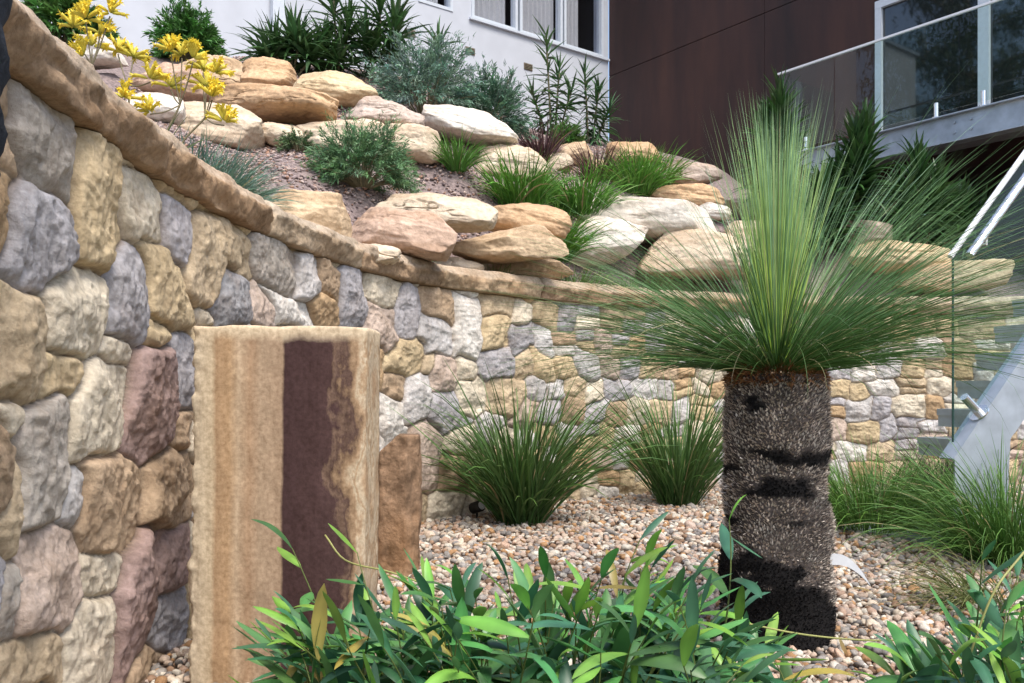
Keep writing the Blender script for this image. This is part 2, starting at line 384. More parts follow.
# ragged joints: warp the lookup a little
W3 = np.stack([Sg, Zg, np.zeros_like(Sg)], -1)
ws = Sg + .034 * fbm(W3 * 4.5, 4, 3); wz = Zg + .034 * fbm(W3 * 4.5 + 40, 4, 5)
srng = np.random.default_rng(19); shear = srng.normal(0, .2, (NS, 2)); pex = srng.uniform(3.2, 6.0, NS)
m1 = np.full(Sg.shape, 1e9); m2 = m1.copy(); i1 = np.zeros(Sg.shape, int)
for k in range(NS):
    s0, z0, a, b = seeds[k, :4]; pad = 1.9
    ia = np.searchsorted(sg, s0 - a * pad - .12); ib = np.searchsorted(sg, s0 + a * pad + .12)
    ja = np.searchsorted(zg, z0 - b * pad - .12); jb = np.searchsorted(zg, z0 + b * pad + .12)
    if ib <= ia or jb <= ja: continue
    sl = (slice(ia, ib), slice(ja, jb)); th = seeds[k, 7]
    dx = ws[sl] - s0; dz = wz[sl] - z0
    u = (dx * math.cos(th) + dz * math.sin(th)) / a; v = (-dx * math.sin(th) + dz * math.cos(th)) / b
    u, v = u + shear[k, 0] * v, v + shear[k, 1] * u; d = (np.abs(u) ** pex[k] + np.abs(v) ** pex[k]) ** (1 / pex[k]); d = (d - 1) * min(a, b) * 1.0       # distance-like, so that small and large stones meet midway
    o1 = m1[sl]; o2 = m2[sl]; oi = i1[sl]
    win = d < o1
    o2[...] = np.where(win, o1, np.minimum(o2, d)); oi[...] = np.where(win, k, oi); o1[...] = np.where(win, d, o1)
g = np.clip((m2 - m1) / 2, 0, .2); g = np.where(m1 > .05, 0, g)
sd_ = seeds[i1]
ru = (Sg - sd_[..., 0]) / sd_[..., 2]; rv = (Zg - sd_[..., 1]) / sd_[..., 3]
prng = np.random.default_rng(11)
NP = 5; pl = prng.normal(0, 1, (NS, NP, 2)); pl /= np.linalg.norm(pl, axis=-1)[..., None]; po = prng.uniform(.12, .85, (NS, NP)); pk = prng.uniform(.5, 2.6, (NS, NP)); amp = prng.uniform(.018, .034, NS) * np.clip(np.minimum(seeds[:, 2], seeds[:, 3]) / .13, .45, 1.3)
tilt = prng.normal(0, .30, (NS, 2)); jit = .16 * fbm(np.stack([Sg, Zg, i1 * 2.3], -1) * 9, 3, 83)
hgt = 1 + tilt[i1, 0] * ru + tilt[i1, 1] * rv
for q in range(NP):
    hgt = np.minimum(hgt, 1.15 - pk[i1, q] * np.maximum(0, pl[i1, q, 0] * ru + pl[i1, q, 1] * rv - po[i1, q] + jit))
edge = 1 - np.exp(-g / .0035); body = 1 - np.exp(-g / .008)
W4 = np.stack([Sg, Zg, i1 * 3.7], -1)
ridge = 1 - np.abs(fbm(W4 * 8, 3, 21)) * 2.2
q6 = fbm(W4 * 7, 3, 91) * 3.5; step_ = np.floor(q6) + np.clip((q6 - np.floor(q6) - .8) / .2, 0, 1)
rough = .007 * fbm(W4 * 22, 4, 9, .62) + .007 * ridge + .0065 * step_ + .004 * (1 - np.abs(fbm(W4 * 30, 2, 77)) * 2)
Hh = -.014 + edge * (.016 + body * (amp[i1] * np.clip(hgt, .0, 1.6) + rough * 1.1) )
pc, nn = curve(sg)
Vw = np.concatenate([pc[:, None, :] + nn[:, None, :] * Hh[..., None], Zg[..., None]], -1)
colw = 1.08 * seeds[i1][..., 4:7] * (1 + .10 * fbm(W4 * 5, 3, 31)[..., None])
mort = np.array((.26, .20, .145))
jm = np.clip(1 - g / .0045, 0, 1)[..., None]
colw = colw * (1 - jm) + mort * jm
wall = tag(empty('stone_retaining_wall', (0, 7, 0)), 'curved retaining wall of rough tan, cream and grey sandstone blocks with a sandstone capping', 'retaining wall')
wall.location = (0, 0, 0)
MB().add(Vw.reshape(-1, 3), grid_faces(len(sg), len(zg))[:, ::-1], colw.reshape(-1, 3)).build('stone_facing', M['wall'], wall, smooth=True)
sb_ = np.arange(S0, S0 + 12.5, .1); pc, nn = curve(sb_)
ring = np.array([(-.42, -.05), (-.06, -.05), (-.06, 1.66), (-.42, 1.66)])
Vb = np.stack([np.concatenate([pc + nn * o, np.full((len(pc), 1), zz)], -1) for o, zz in ring], 1)
MB().add(Vb.reshape(-1, 3), grid_faces(len(sb_), 4, True), mort).build('backing', M['cap'], wall)
# capping: one rock-faced slab after another
joints = [S0 - .6, S0 + .9, wall_hit(263, 205)[0] - .03 - 1.15, wall_hit(263, 205)[0] - .03, (wall_hit(263, 205)[0] + wall_hit(436, 268)[0]) / 2 + .05, wall_hit(436, 268)[0]]
while joints[-1] < S0 + 12: joints.append(joints[-1] + rng.uniform(1.1, 1.5))
sec = [(-.42, .0), (-.42, .165), (-.3, .168), (-.15, .17), (-.03, .172), (.0, .172), (.018, .171), (.03, .168), (.042, .158), (.054, .146), (.066, .133), (.078, .12), (.087, .108), (.091, .1), (.09, .09), (.086, .076), (.081, .062), (.076, .048), (.071, .034), (.066, .02), (.062, .008), (.05, 0), (-.1, 0)]
sec = np.array(sec); capz = 1.664
capcol = [(.38, .26, .17), (.34, .24, .155), (.40, .275, .17), (.47, .37, .26), (.36, .255, .165), (.43, .32, .21)]
for k in range(len(joints) - 1):
    a, b = joints[k] + .006, joints[k + 1] - .006
    sc = np.arange(a, b, .009); sc = np.append(sc, b); pc, nn = curve(sc)
    o = np.tile(sec[:, 0], (len(sc), 1)); zz = np.tile(sec[:, 1], (len(sc), 1))
    P3 = np.stack([np.tile(sc[:, None], (1, len(sec))), o * 1.5, zz], -1)
    fr = np.clip((o + .02) / .08, 0, 1) ; dsp = .020 * fbm(P3 * 9, 5, 51, .66) + .022 * (np.abs(fbm(P3 * 5, 3, 61)) - .3) + .010 * np.floor(fbm(P3 * np.array([6, 6, 12]), 2, 67) * 3)
    endr = np.clip(np.minimum(sc - a, b - sc) / .03, 0, 1)[:, None]; ec = (1 - np.sqrt(endr * (2 - endr))) * .018
    o = o + fr * dsp - ec * (fr > 0); zz = zz + np.clip((zz - .1) / .06, 0, 1) * (.012 * fbm(P3 * 5, 4, 71) - ec)
    V = np.concatenate([pc[:, None] + nn[:, None] * o[..., None], (capz + zz)[..., None]], -1)
    n = len(sec); m = len(sc)
    c = np.array(capcol[k % len(capcol)]); cc = np.tile(c, (m * n, 1))
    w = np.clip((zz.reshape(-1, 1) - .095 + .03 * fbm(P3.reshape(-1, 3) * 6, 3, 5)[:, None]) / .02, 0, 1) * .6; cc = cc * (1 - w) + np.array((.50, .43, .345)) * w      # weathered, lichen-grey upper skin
    MB().add(V.reshape(-1, 3), [grid_faces(m, n, True), np.array([list(range(n))[::-1]]), np.array([[(m - 1) * n + q for q in range(n)]])], cc).build('cap_stone', M['cap'], wall, smooth=True)

# ------------------------------------------------------------------ specs of boulders and plants (pixel box, distance, colour ...)
BC = dict(cream=(.66, .56, .43), tan=(.60, .46, .31), orange=(.60, .42, .26), pink=(.60, .44, .34), white=(.74, .70, .63), yellow=(.64, .52, .34), gpink=(.52, .44, .385))
boulders = [ # x0,x1,y0,y1,dist,colour,tilt(deg),label
 (254,348,193,240,5.25,'tan',2,'squared tan sandstone block right behind the wall capping, left end of the lower row'),
 (346,457,204,262,6.0,'pink',10,'orange and pink wedge shaped boulder in the lower row, tilting down to the right'),
 (376,496,191,234,6.6,'cream',4,'long cream boulder of the lower row lying over the orange pink wedge'),
 (488,567,198,242,7.2,'orange',9,'orange topped cream boulder in the lower row, beside the green strappy clumps'),
 (452,567,229,266,6.95,'tan',-2,'tan boulder low behind the capping, under the orange topped boulder'),
 (350,402,243,268,5.55,'cream',6,'small cream stone wedged between the capping and the pink wedge boulder'),
 (566,728,195,246,8.75,'white',3,'broad whitish slab boulder, largest of the lower row, below the purple plant'),
 (562,645,214,268,8.25,'white',-8,'pale pointed boulder with its high end left, under the broad whitish slab'),
 (640,765,231,278,8.45,'cream',0,'cream boulder behind the grass tree leaves, low above the capping'),
 (650,724,181,212,9.7,'orange',5,'tan orange boulder stacked above the broad whitish slab'),
 (654,718,164,188,10.2,'gpink',3,'grey cream flat boulder topmost of the stack near the rusty wall'),
 (694,730,202,222,9.3,'white',4,'small white stone at the right end of the broad whitish slab'),
 (716,775,223,266,9.0,'cream',0,'cream boulder partly hidden by the upright grass tree leaves'),
 (838,892,219,250,9.45,'gpink',3,'small pinkish white boulder right of the grass tree, under the balcony'),
 (842,942,238,274,9.05,'yellow',2,'rounded yellow tan boulder lying right of the grass tree'),
 (903,1004,256,296,8.85,'tan',-4,'low tan boulder on the wall top beside the glass stair panel'),
 (436,482,257,280,6.85,'cream',0,'flat cream stone at the capping joint with grass beside it'),
 (176,262,99,152,7.1,'cream',6,'big cream and yellow boulder at the left end of the upper rows'),
 (213,347,85,128,7.7,'orange',7,'long orange tan boulder spanning the middle of the upper rows'),
 (244,298,59,96,8.5,'orange',3,'rounded orange boulder under the strappy leaved plants by the house'),
 (294,379,71,110,8.3,'yellow',6,'pale yellow boulder resting at the top right of the long orange boulder'),
 (344,422,96,132,8.0,'gpink',5,'pinkish grey boulder between the yellow boulder and the white tilted one'),
 (300,392,118,160,7.45,'cream',3,'cream boulder half hidden behind the round grey green bush'),
 (384,442,124,166,7.8,'cream',8,'cream blocky boulder right of the round grey green bush'),
 (420,518,103,150,8.6,'white',15,'long white boulder tilting down to the right below the grey green shrubs'),
 (468,547,142,182,8.55,'cream',5,'cream tan boulder under the long white tilted boulder'),
 (126,214,62,108,7.9,'pink',5,'pinkish tan boulder behind the yellow kangaroo paw flowers'),
 (178,246,57,90,8.7,'tan',2,'orange tan boulder left of the rounded orange one, near the clipped shrub'),
 (58,134,37,74,7.6,'white',6,'whitish boulder at top left behind the yellow flowers'),
 (128,184,92,124,6.7,'white',4,'whitish low boulder behind the blue green tuft and flower stems'),
 (558,592,140,168,11.2,'tan',-6,'small tan boulder between the two purple plants'),
 (608,664,141,166,11.8,'orange',2,'flat orange boulder at the foot of the rusty wall'),
 (262,306,122,150,7.35,'cream',3,'small cream stone between the big cream yellow boulder and the round bush'),
 (540,572,150,176,10.0,'cream',6,'small cream stone left of the lower purple plant, above the green clumps'),
 (728,790,196,226,9.9,'gpink',4,'grey pink flat boulder behind the upright grass tree leaves'),
 (482,572,255,280,7.35,'tan',1,'low flat tan boulder just behind the capping under the tan boulder'),
 (584,614,160,190,10.4,'tan',4,'small tan stone behind the lower purple plant'),
]
plants = [ # kind, px, base_py, dist, width_px, height_px, extra
]
ctrl = []
for x0, x1, y0, y1, d, *_ in boulders:
    for q in (.2, .5, .8): ctrl.append(at(x0 + (x1 - x0) * q, y1 - (y1 - y0) * .06, d))
slope_plants = [(66,50,9.1),(188,62,9.6),(362,186,6.75),(428,118,9.3),(490,134,9.5),(298,150,7.1),(566,150,11.6),(290,76,9.7),(338,78,9.9),(380,82,9.9),(438,92,10.5),(553,140,12.6),(590,144,12.6),(541,160,9.9),(598,188,9.7),(457,167,7.75),(520,208,7.9),(548,214,7.8),(580,208,8.4),(633,194,9.6),(652,186,10.0)]
for q in slope_plants: ctrl.append(at(*q))
for x0, x1, y0, y1, d, *_ in []: pass
for px, py, d in [(300,185,6.2),(250,160,7.0),(330,165,6.9),(220,165,6.0),(330,150,7.5),(430,180,7.6),(480,175,8.3),(540,190,8.6),(610,175,9.6),(560,160,10.5),(350,70,10.6),(240,56,11.0),(430,84,11.2),(500,112,11.6),
                  (60,45,9.2),(190,58,9.6),(640,152,12.6),(609,143,15.8),(720,168,13.6),(690,163,12),(560,135,13),(800,215,10.3),(860,235,10.2),(930,255,10.2),(1000,268,10.2),(470,106,12),(90,80,7.2),(720,205,11)]:
    ctrl.append(at(px, py, d))
for s in np.arange(0, CS[-1], .7):
    p, n_ = curve(s); q = p - n_ * .35; ctrl.append(np.array([q[0], q[1], 1.78]))
ctrl += [np.array(q, float) for q in [(-6, 3, 2.7), (-6, 0, 2.6), (-7, 9.5, 4.8), (-3, 1, 2.1), (8, 11, 2.3), (12, 11, 2.2), (6, 14, 2.4), (1.7, 18, 5.6), (-3, 15, 5.4), (6, 10.3, 2.25), (5.2, 12.5, 2.5), (-12, 6, 4), (-12, 14, 5.4), (3, 22, 5.6), (10, 20, 3)]]
ctrl = np.array(ctrl)
_D = np.linalg.norm(ctrl[:, None, :2] - ctrl[None, :, :2], axis=-1); _n = len(ctrl)
_A = np.zeros((_n + 1, _n + 1)); _A[:_n, :_n] = -_D + np.eye(_n) * .05; _A[_n, :_n] = 1; _A[:_n, _n] = 1
_w = np.linalg.solve(_A, np.append(ctrl[:, 2], 0))
CPs = CP[::12]
def ter(x, y):
    x = np.asarray(x, float); y = np.asarray(y, float); sh = x.shape; P = np.stack([x.ravel(), y.ravel()], -1); out = np.empty(len(P))
    for i in range(0, len(P), 20000):
        q = P[i:i + 20000]; z_ = -np.linalg.norm(q[:, None] - ctrl[None, :, :2], axis=-1) @ _w[:_n] + _w[_n]
        dw = np.linalg.norm(q[:, None] - CPs[None], axis=-1).min(1); k = np.clip((dw - .25) / .45, 0, 1); k = k * k * (3 - 2 * k)
        out[i:i + 20000] = 1.77 * (1 - k) + z_ * k
    return out.reshape(sh)

# ------------------------------------------------------------------ ground, gravel, upper garden slope
MB().add([(-300, -300, -.06), (300, -300, -.06), (300, 500, -.06), (-300, 500, -.06)], [[0, 1, 2, 3]]).build('ground', M['earth'])
tag(bpy.data.objects['ground'], kind='structure')
gx = np.arange(-1.6, 12, .12); gy = np.arange(-3, 9.2, .12); GX, GY = np.meshgrid(gx, gy, indexing='ij')
GZ = .02 * fbm(np.stack([GX, GY, GX * 0], -1) * .9, 3, 5)
o = MB().add(np.stack([GX, GY, GZ], -1).reshape(-1, 3), grid_faces(len(gx), len(gy))).build('gravel_bed', M['gravel_soil'], smooth=True); tag(o, kind='structure')
def gz(x, y): return .02 * fbm(np.stack([x, y, x * 0], -1) * .9, 3, 5)
ss = np.arange(0, CS[-1], .06); rr = np.concatenate([[.115], np.arange(.12, 5, .08), np.arange(5, 24, .5)])
pc, nn = curve(ss); XX = pc[:, None, 0] - nn[:, None, 0] * rr; YY = pc[:, None, 1] - nn[:, None, 1] * rr
ZZ = ter(XX, YY) + .025 * fbm(np.stack([XX, YY, XX * 0], -1) * 3, 3, 4); ZZ[:, 0] = .6
o = MB().add(np.stack([XX, YY, ZZ], -1).reshape(-1, 3), grid_faces(len(ss), len(rr))).build('garden_slope', M['mulch_soil'], smooth=True); tag(o, kind='structure')

def scatter(name, P, rad, cols, sub, seed, mat, flatn=(.55, .9)):
    r = np.random.default_rng(seed); V0, F0 = ico(sub); n = len(P); K = 10
    shapes = []
    for k in range(K):
        d = 1 + .22 * fbm(V0 * 1.3 + k * 9.1, 2, k); v = V0 * d[:, None]
        for _ in range(5):
            nv = r.normal(0, 1, 3); nv /= np.linalg.norm(nv); t = v @ nv; v = v - np.maximum(t - .62, 0)[:, None] * nv * .9
        shapes.append(v)
    shapes = np.array(shapes)[r.integers(0, K, n)]
    sc = np.stack([r.uniform(.8, 1.35, n), r.uniform(.75, 1.1, n), r.uniform(*flatn, n)], -1) * rad[:, None]
    V = shapes * sc[:, None]
    a, b = r.uniform(0, 6.28, n), r.normal(0, .35, n); ca, sa, cb, sb2 = np.cos(a), np.sin(a), np.cos(b), np.sin(b)
    Rm = np.zeros((n, 3, 3)); Rm[:, 0, 0] = ca * cb; Rm[:, 0, 1] = -sa; Rm[:, 0, 2] = ca * sb2; Rm[:, 1, 0] = sa * cb; Rm[:, 1, 1] = ca; Rm[:, 1, 2] = sa * sb2; Rm[:, 2, 0] = -sb2; Rm[:, 2, 2] = cb
    V = np.einsum('nij,nvj->nvi', Rm, V) + P[:, None]
    Fa = (F0[None] + (np.arange(n) * len(V0))[:, None, None]).reshape(-1, 3)
    return MB().add(V.reshape(-1, 3), Fa, np.repeat(cols, len(V0), 0)).build(name, mat, smooth=True)

r = np.random.default_rng(21)
def pebbles(y0, y1, step):
    X, Y = np.meshgrid(np.arange(-1.3, 5.2, step), np.arange(y0, y1, step), indexing='ij'); X = X.ravel() + r.normal(0, step * .35, X.size); Y = Y.ravel() + r.normal(0, step * .35, Y.size)
    k = (np.abs(X) < Y * .62 + .15)
    # only inside the wall's curve
    ws_ = np.interp(X, CP[:, 0][900:], CP[:, 1][900:]); left = np.interp(Y, CP[:900, 1], CP[:900, 0])
    k &= (X > left + .02) & ((Y < ws_ + .02) | (Y < 4))
    return X[k], Y[k]
Xa, Ya = pebbles(2.2, 4.6, .026); Xb, Yb = pebbles(4.6, 8.5, .037)
PCOL = np.array([(.58, .46, .38), (.64, .54, .45), (.52, .40, .33), (.70, .64, .57), (.33, .30, .29), (.24, .22, .22), (.48, .28, .15), (.40, .36, .34), (.66, .60, .54), (.52, .40, .35), (.30, .19, .13), (.55, .38, .30)])
for nm, X, Y, rad, sub in (('gravel', Xa, Ya, r.uniform(.006, .014, len(Xa)) + .014 * r.random(len(Xa)) ** 2.2, 1), ('gravel', Xb, Yb, r.uniform(.011, .018, len(Xb)) + .014 * r.random(len(Xb)) ** 2, 1)):
    cols = PCOL[r.integers(0, len(PCOL), len(X))] * np.array([.93, .96, .93]) * r.uniform(.8, 1.15, (len(X), 1))
    big = r.random(len(X)) < .04; rad = np.where(big, rad * 1.5, rad)
    P = np.stack([X, Y, gz(X, Y) + rad * r.uniform(.1, .6, len(X)) + .012 * r.random(len(X))], -1)
    o = scatter(nm, P, rad, cols, sub, 5, M['pebble']); tag(o, kind='stuff')
# chips of dark mulch on the slope behind
n = 42000; X = r.uniform(-3.3, 2.6, n); Y = r.uniform(4.4, 12.5, n)
k = (np.abs(X / Y + .1) < .45)
X, Y = X[k], Y[k]; lw = np.interp(Y, CP[:900, 1], CP[:900, 0]); ws_ = np.interp(X, CP[:, 0][900:], CP[:, 1][900:])
k = (X < lw - .45) | (Y > ws_ + .4); X, Y = X[k], Y[k]
MC = 1.25 * np.array([(.33, .27, .265), (.24, .20, .20), (.40, .31, .28), (.17, .135, .135), (.42, .34, .30), (.31, .19, .14)])
rad = r.uniform(.008, .022, len(X))
o = scatter('mulch', np.stack([X, Y, ter(X, Y) + .02 * 0 + rad * .4], -1), rad, MC[r.integers(0, len(MC), len(X))], 0, 6, M['pebble'], (.4, .8)); tag(o, kind='stuff')

# ------------------------------------------------------------------ boulders
def boulder(x0, x1, y0, y1, d, ck, tilt, label, seed):
    r = np.random.default_rng(seed + 100)
    V, Fc = ico(5); w = 1.07 * (x1 - x0) / F * d / 2; h = 1.04 * (y1 - y0) / F * d / 2; h = max((h - w * abs(math.sin(R(tilt))) * .8) / math.cos(R(tilt)), .62 * h); dep = max(h * 1.25, w * .55)
    p = r.uniform(2.8, 4.2) if 'squared' not in label else 6.5
    v = V / ((np.abs(V) ** p).sum(1) ** (1 / p))[:, None]
    v = v * (1 + .13 * fbm(V * 1.1 + seed * 5.3, 3, seed))[:, None]
    for q in range(9):
        nv = r.normal(0, 1, 3); nv[2] = abs(nv[2]) * .8 if q < 6 else nv[2]; nv /= np.linalg.norm(nv); t = v @ nv
        cut = r.uniform(.66, .95); v = v - (np.maximum(t - cut, 0) * r.uniform(.7, .95))[:, None] * nv
    v = v / np.abs(v).max(0)
    v = v * np.array([w, dep, h])
    nrm = v / np.array([w, dep, h]) ** 2; nrm /= np.linalg.norm(nrm, axis=1)[:, None]
    led = fbm(v * np.array([1.6, 1.6, 13]) + seed, 3, seed + 8, .5); crk = np.abs(fbm(v * np.array([3, 3, 6]) + seed * 2.1, 3, seed + 12))
    v = v + nrm * (r.uniform(.004, .019) * np.clip(led * 2.2, -.7, .4) - .022 * np.clip(1 - crk / .035, 0, 1) * np.clip(fbm(v * 2 + seed, 2, 7) * 4, 0, 1) + .014 * fbm(v * np.array([4, 4, 8]) + seed, 4, seed + 3, .6) + .010 * fbm(v * 18 + seed, 4, seed + 5, .65))[:, None]
    a = R(tilt); Ry = np.array([[math.cos(a), 0, math.sin(a)], [0, 1, 0], [-math.sin(a), 0, math.cos(a)]])
    rz = r.normal(0, .12); Rz = np.array([[math.cos(rz), -math.sin(rz), 0], [math.sin(rz), math.cos(rz), 0], [0, 0, 1]])
    v = v @ (Ry @ Rz).T
    c = at((x0 + x1) / 2, (y0 + y1) / 2, d); 
    o = MB().add(v + c, Fc).build('sandstone_boulder', M['boulder'], None, True, loc=c)
    col = np.array(BC[ck]) * r.uniform(.92, 1.08); o.color = (*col, 1)
    tag(o, label, 'boulder', 'sandstone boulders on the garden slope')
for k, b in enumerate(boulders): boulder(*b, k)

# ------------------------------------------------------------------ buildings behind the garden
CRN = np.array([1.764, 16.0]); BW = np.array([.799, .602]); BB = np.array([-.602, .799])      # corner, white wall direction, rusty wall direction
angW = math.atan2(BW[1], BW[0])
def wpt(t, out=0.0): return CRN - BW * t - BB * out           # along the white wall (to the left of the corner); out = towards us
def bpt(t, out=0.0): return CRN - BB * t - BW * out           # along the rusty wall (to the right of the corner)
RW = np.array([[BW[0], -BW[1], 0], [BW[1], BW[0], 0], [0, 0, 1]])
def wbox(mb, t0, t1, z0, z1, o0, o1, C=None):
    p = wpt((t0 + t1) / 2, (o0 + o1) / 2); return mb.box((p[0], p[1], (z0 + z1) / 2), (abs(t1 - t0), abs(o1 - o0), z1 - z0), RW, C)
RB = np.array([[-BB[0], BW[0], 0], [-BB[1], BW[1], 0], [0, 0, 1]])
def bbox(mb, t0, t1, z0, z1, o0, o1, C=None):
    p = bpt((t0 + t1) / 2, (o0 + o1) / 2); return mb.box((p[0], p[1], (z0 + z1) / 2), (abs(t1 - t0), abs(o1 - o0), z1 - z0), RB, C)
def wall_t(px):      # parameter along the white wall seen at a pixel column
    k = (px - CX) / F; return (CRN[0] - k * CRN[1]) / (BW[0] - k * BW[1])
def wall_tz(px, py):
    t = wall_t(px); y = CRN[1] - BW[1] * t; return t, CZ + (HZ - py) / F * y

house = tag(empty('white_house'), 'white rendered house with a band of curtained windows above the rock garden', 'house')
ZSILL = wall_tz(602, 58)[1]; ZTOP = 9.4
wt = [(wall_t(601), wall_t(566)), (wall_t(560), wall_t(522)), (wall_t(515), wall_t(474)), (wall_t(450), wall_t(421))]
mb = MB()
wbox(mb, 0.02, 10.6, 3.0, ZSILL, -.25, 0); wbox(mb, 0.02, 10.6, ZSILL + 1.75, ZTOP, -.25, 0)
edges = [0.02] + [e for a, b in [(wt[0][0], wt[2][1]), wt[3]] for e in (a - .05, b + .05)] + [10.6]
for a, b in zip(edges[::2], edges[1::2]): wbox(mb, a, b, ZSILL, ZSILL + 1.75, -.25, 0)
mb.build('wall', M['white_wall'], house)
mb = MB(); wbox(mb, -.02, 10.7, ZTOP, ZTOP + .08, -5, .06); mb.build('roof', M['galv'], house)
mb = MB(); wbox(mb, .1, 10.5, ZSILL - .2, ZTOP, -2.6, -2.4); wbox(mb, .1, 10.5, ZSILL - .3, ZSILL - .2, -2.5, -.26); wbox(mb, .1, 10.5, ZTOP - .1, ZTOP - .02, -2.5, -.26); wbox(mb, .03, .1, ZSILL - .3, ZTOP, -2.6, -.26); mb.build('room_lining', M['dark'], house)
for k, (a, b) in enumerate(wt):
    mb = MB(); f = .05; z0, z1 = ZSILL + .004, ZSILL + 1.746
    wbox(mb, a - f, a, z0, z1, -.12, .015); wbox(mb, b, b + f, z0, z1, -.12, .015); wbox(mb, a, b, z0, z0 + f, -.12, .012); wbox(mb, a, b, z1 - f, z1, -.12, .012)
    fr = mb.build('window', M['frame'], house)
    mb = MB(); wbox(mb, a, b, z0 + f, z1 - f, -.07, -.06); mb.build('pane', M['window_glass'], fr)
    # pleated curtain
    c0, c1 = [(a + (b - a) * .45, b), (a, b), (a + (b - a) * .05, b), (a + .1, b)][k]
    tt = np.arange(c0, c1, .012); oo = -.2 + .025 * np.sin(tt * 62 + .8 * np.sin(tt * 9)); p = np.array([wpt(t, o_) for t, o_ in zip(tt, oo)])
    V = np.stack([np.concatenate([p, np.full((len(p), 1), zz)], 1) for zz in (z0, z1)], 1)
    mb = MB(); mb.add(V.reshape(-1, 3), grid_faces(len(p), 2)); mb.build('curtain', M['curtain'], fr, smooth=True)
mb = MB(); wbox(mb, 0.02, wt[2][1] + .1, ZSILL - .035, ZSILL, .002, .05); mb.build('window_sill', M['frame'], house)
for px, py in ((410, 33), (470, 51), (528, 67)):
    t, z_ = wall_tz(px, py); mb = MB(); wbox(mb, t - .09, t + .09, z_ - .055, z_ + .055, .001, .012)
    for q in range(4): wbox(mb, t - .08, t + .08, z_ - .043 + q * .025, z_ - .036 + q * .025, .012, .02)
    mb.build('wall_vent', M['vent'], house)
t = wall_t(276); mb = MB(); wbox(mb, t - .09, t + .09, 4.2, ZTOP, .02, .12)
for zz in (5.0, 6.6, 8.2): wbox(mb, t - .11, t + .11, zz, zz + .04, .002, .13)
mb.build('downpipe', M['frame'], house)

annex = tag(empty('rusty_steel_building'), 'dark rusty brown steel clad building wing with glass sliding doors opening to its balcony', 'building')
ZD = 3.97; TD0, TD1 = 4.6, 12.5                                # deck level and extent along the wall
ZJ = CZ + (HZ - 77) / F * 16
cuts = [0.0, 3.4, 5.19]
for lo, hi in ((2.0, ZJ), (ZJ + .012, 10.2)):
    for a, b in zip(cuts[:-1], cuts[1:]):
        mb = MB()
        if lo < 3 and b > TD0:                                # below the deck the wall stops at the undercroft
            bbox(mb, a + .003, TD0, lo, ZD, -.03, 0); bbox(mb, a + .003, b - .003, ZD + .002, hi, -.03, 0)
        else: bbox(mb, a + .003, b - .003, lo, hi, -.03, 0)
        mb.build('steel_panel', M['corten'], annex)
mb = MB(); bbox(mb, 5.193, 12.5, 6.16, 10.2, -.03, 0); mb.build('steel_panel', M['corten'], annex)
mb = MB(); bbox(mb, 0, 4.55, 2.0, 10.1, -.25, -.035); bbox(mb, 4.55, 12.5, 6.2, 10.1, -.25, -.035); mb.build('backing', M['dark'], annex)
mb = MB(); bbox(mb, 4.6, 12.5, .5, ZD - .31, -4.2, -4.0); bbox(mb, 4.45, 4.6, .5, ZD - .31, -4.0, -.26); bbox(mb, 4.6, 12.5, ZD - .3, ZD, -4.2, -.01)
mb.build('undercroft_lining', M['corten'], annex)
mb = MB(); bbox(mb, -.01, 12.6, 10.2, 10.3, -6, .1); mb.build('roof', M['black_metal'], annex)
mb = MB(); bbox(mb, 5.2, 12.4, ZD, 6.16, -3.0, -2.9); bbox(mb, 5.1, 5.19, ZD, 6.16, -3.0, -.26); mb.build('room_lining', M['dark'], annex)
door = MB(); zt = 6.04
for a, b in ((5.2, 5.29), (6.55, 6.68), (8.0, 8.12), (9.5, 9.6)): bbox(door, a, b, ZD + .002, zt, -.1, .02)
bbox(door, 5.2, 9.6, zt, zt + .1, -.1, .022); bbox(door, 5.2, 9.6, ZD + .003, ZD + .06, -.1, .016)
door = door.build('sliding_door', M['frame'], annex)
for a, b in ((5.29, 6.55), (6.68, 8.0), (8.12, 9.5)):
    mb = MB(); bbox(mb, a, b, ZD + .06, zt, -.05, -.03); mb.build('pane', M['pane'], door)

bal = tag(empty('balcony'), 'raised balcony with grey steel edge beam and frameless glass balustrade on the rusty building', 'balcony')
mb = MB(); bbox(mb, TD0, TD1, ZD - .06, ZD, .012, 1.28); mb.build('deck', M['concrete'], bal)
mb = MB(); bbox(mb, TD0, TD1, ZD - .30, ZD - .012, 1.285, 1.297); bbox(mb, TD0, TD1, ZD - .012, ZD + .002, 1.281, 1.36); bbox(mb, TD0, TD1, ZD - .314, ZD - .301, 1.2, 1.36)
bbox(mb, TD0 - .012, TD0 - .002, ZD - .3, ZD, .01, 1.28); mb.build('edge_beam', M['galv'], bal)
for t in (6.0, 6.9, 7.08, 8.2, 8.38):
    for zz in (ZD - .09, ZD - .2):
        mb = MB(); p = bpt(t, 1.298); q = bpt(t, 1.312); mb.tube([(p[0], p[1], zz), (q[0], q[1], zz)], .018, 8); mb.build('bolt', M['galv'], bal)
for a, b in ((4.62, 5.42), (5.435, 6.95), (6.965, 8.5), (8.515, 10.2)):
    mb = MB(); bbox(mb, a, b, ZD + .06, ZD + 1.08, 1.30, 1.312); g_ = mb.build('glass_panel', M['glass'], bal)
    for t in ((a + .25, b - .25) if b - a > 1 else ((a + b) / 2,)):
        mb = MB(); p = bpt(t, 1.306); mb.tube([(p[0], p[1], ZD), (p[0], p[1], ZD + .012), (p[0], p[1], ZD + .013), (p[0], p[1], ZD + .17)], [.05, .05, .026, .026], 12); mb.build('spigot', M['steel'], g_)
mb = MB(); bbox(mb, 4.615, 4.627, ZD + .06, ZD + 1.08, .1, 1.29); mb.build('glass_panel', M['glass'], bal)
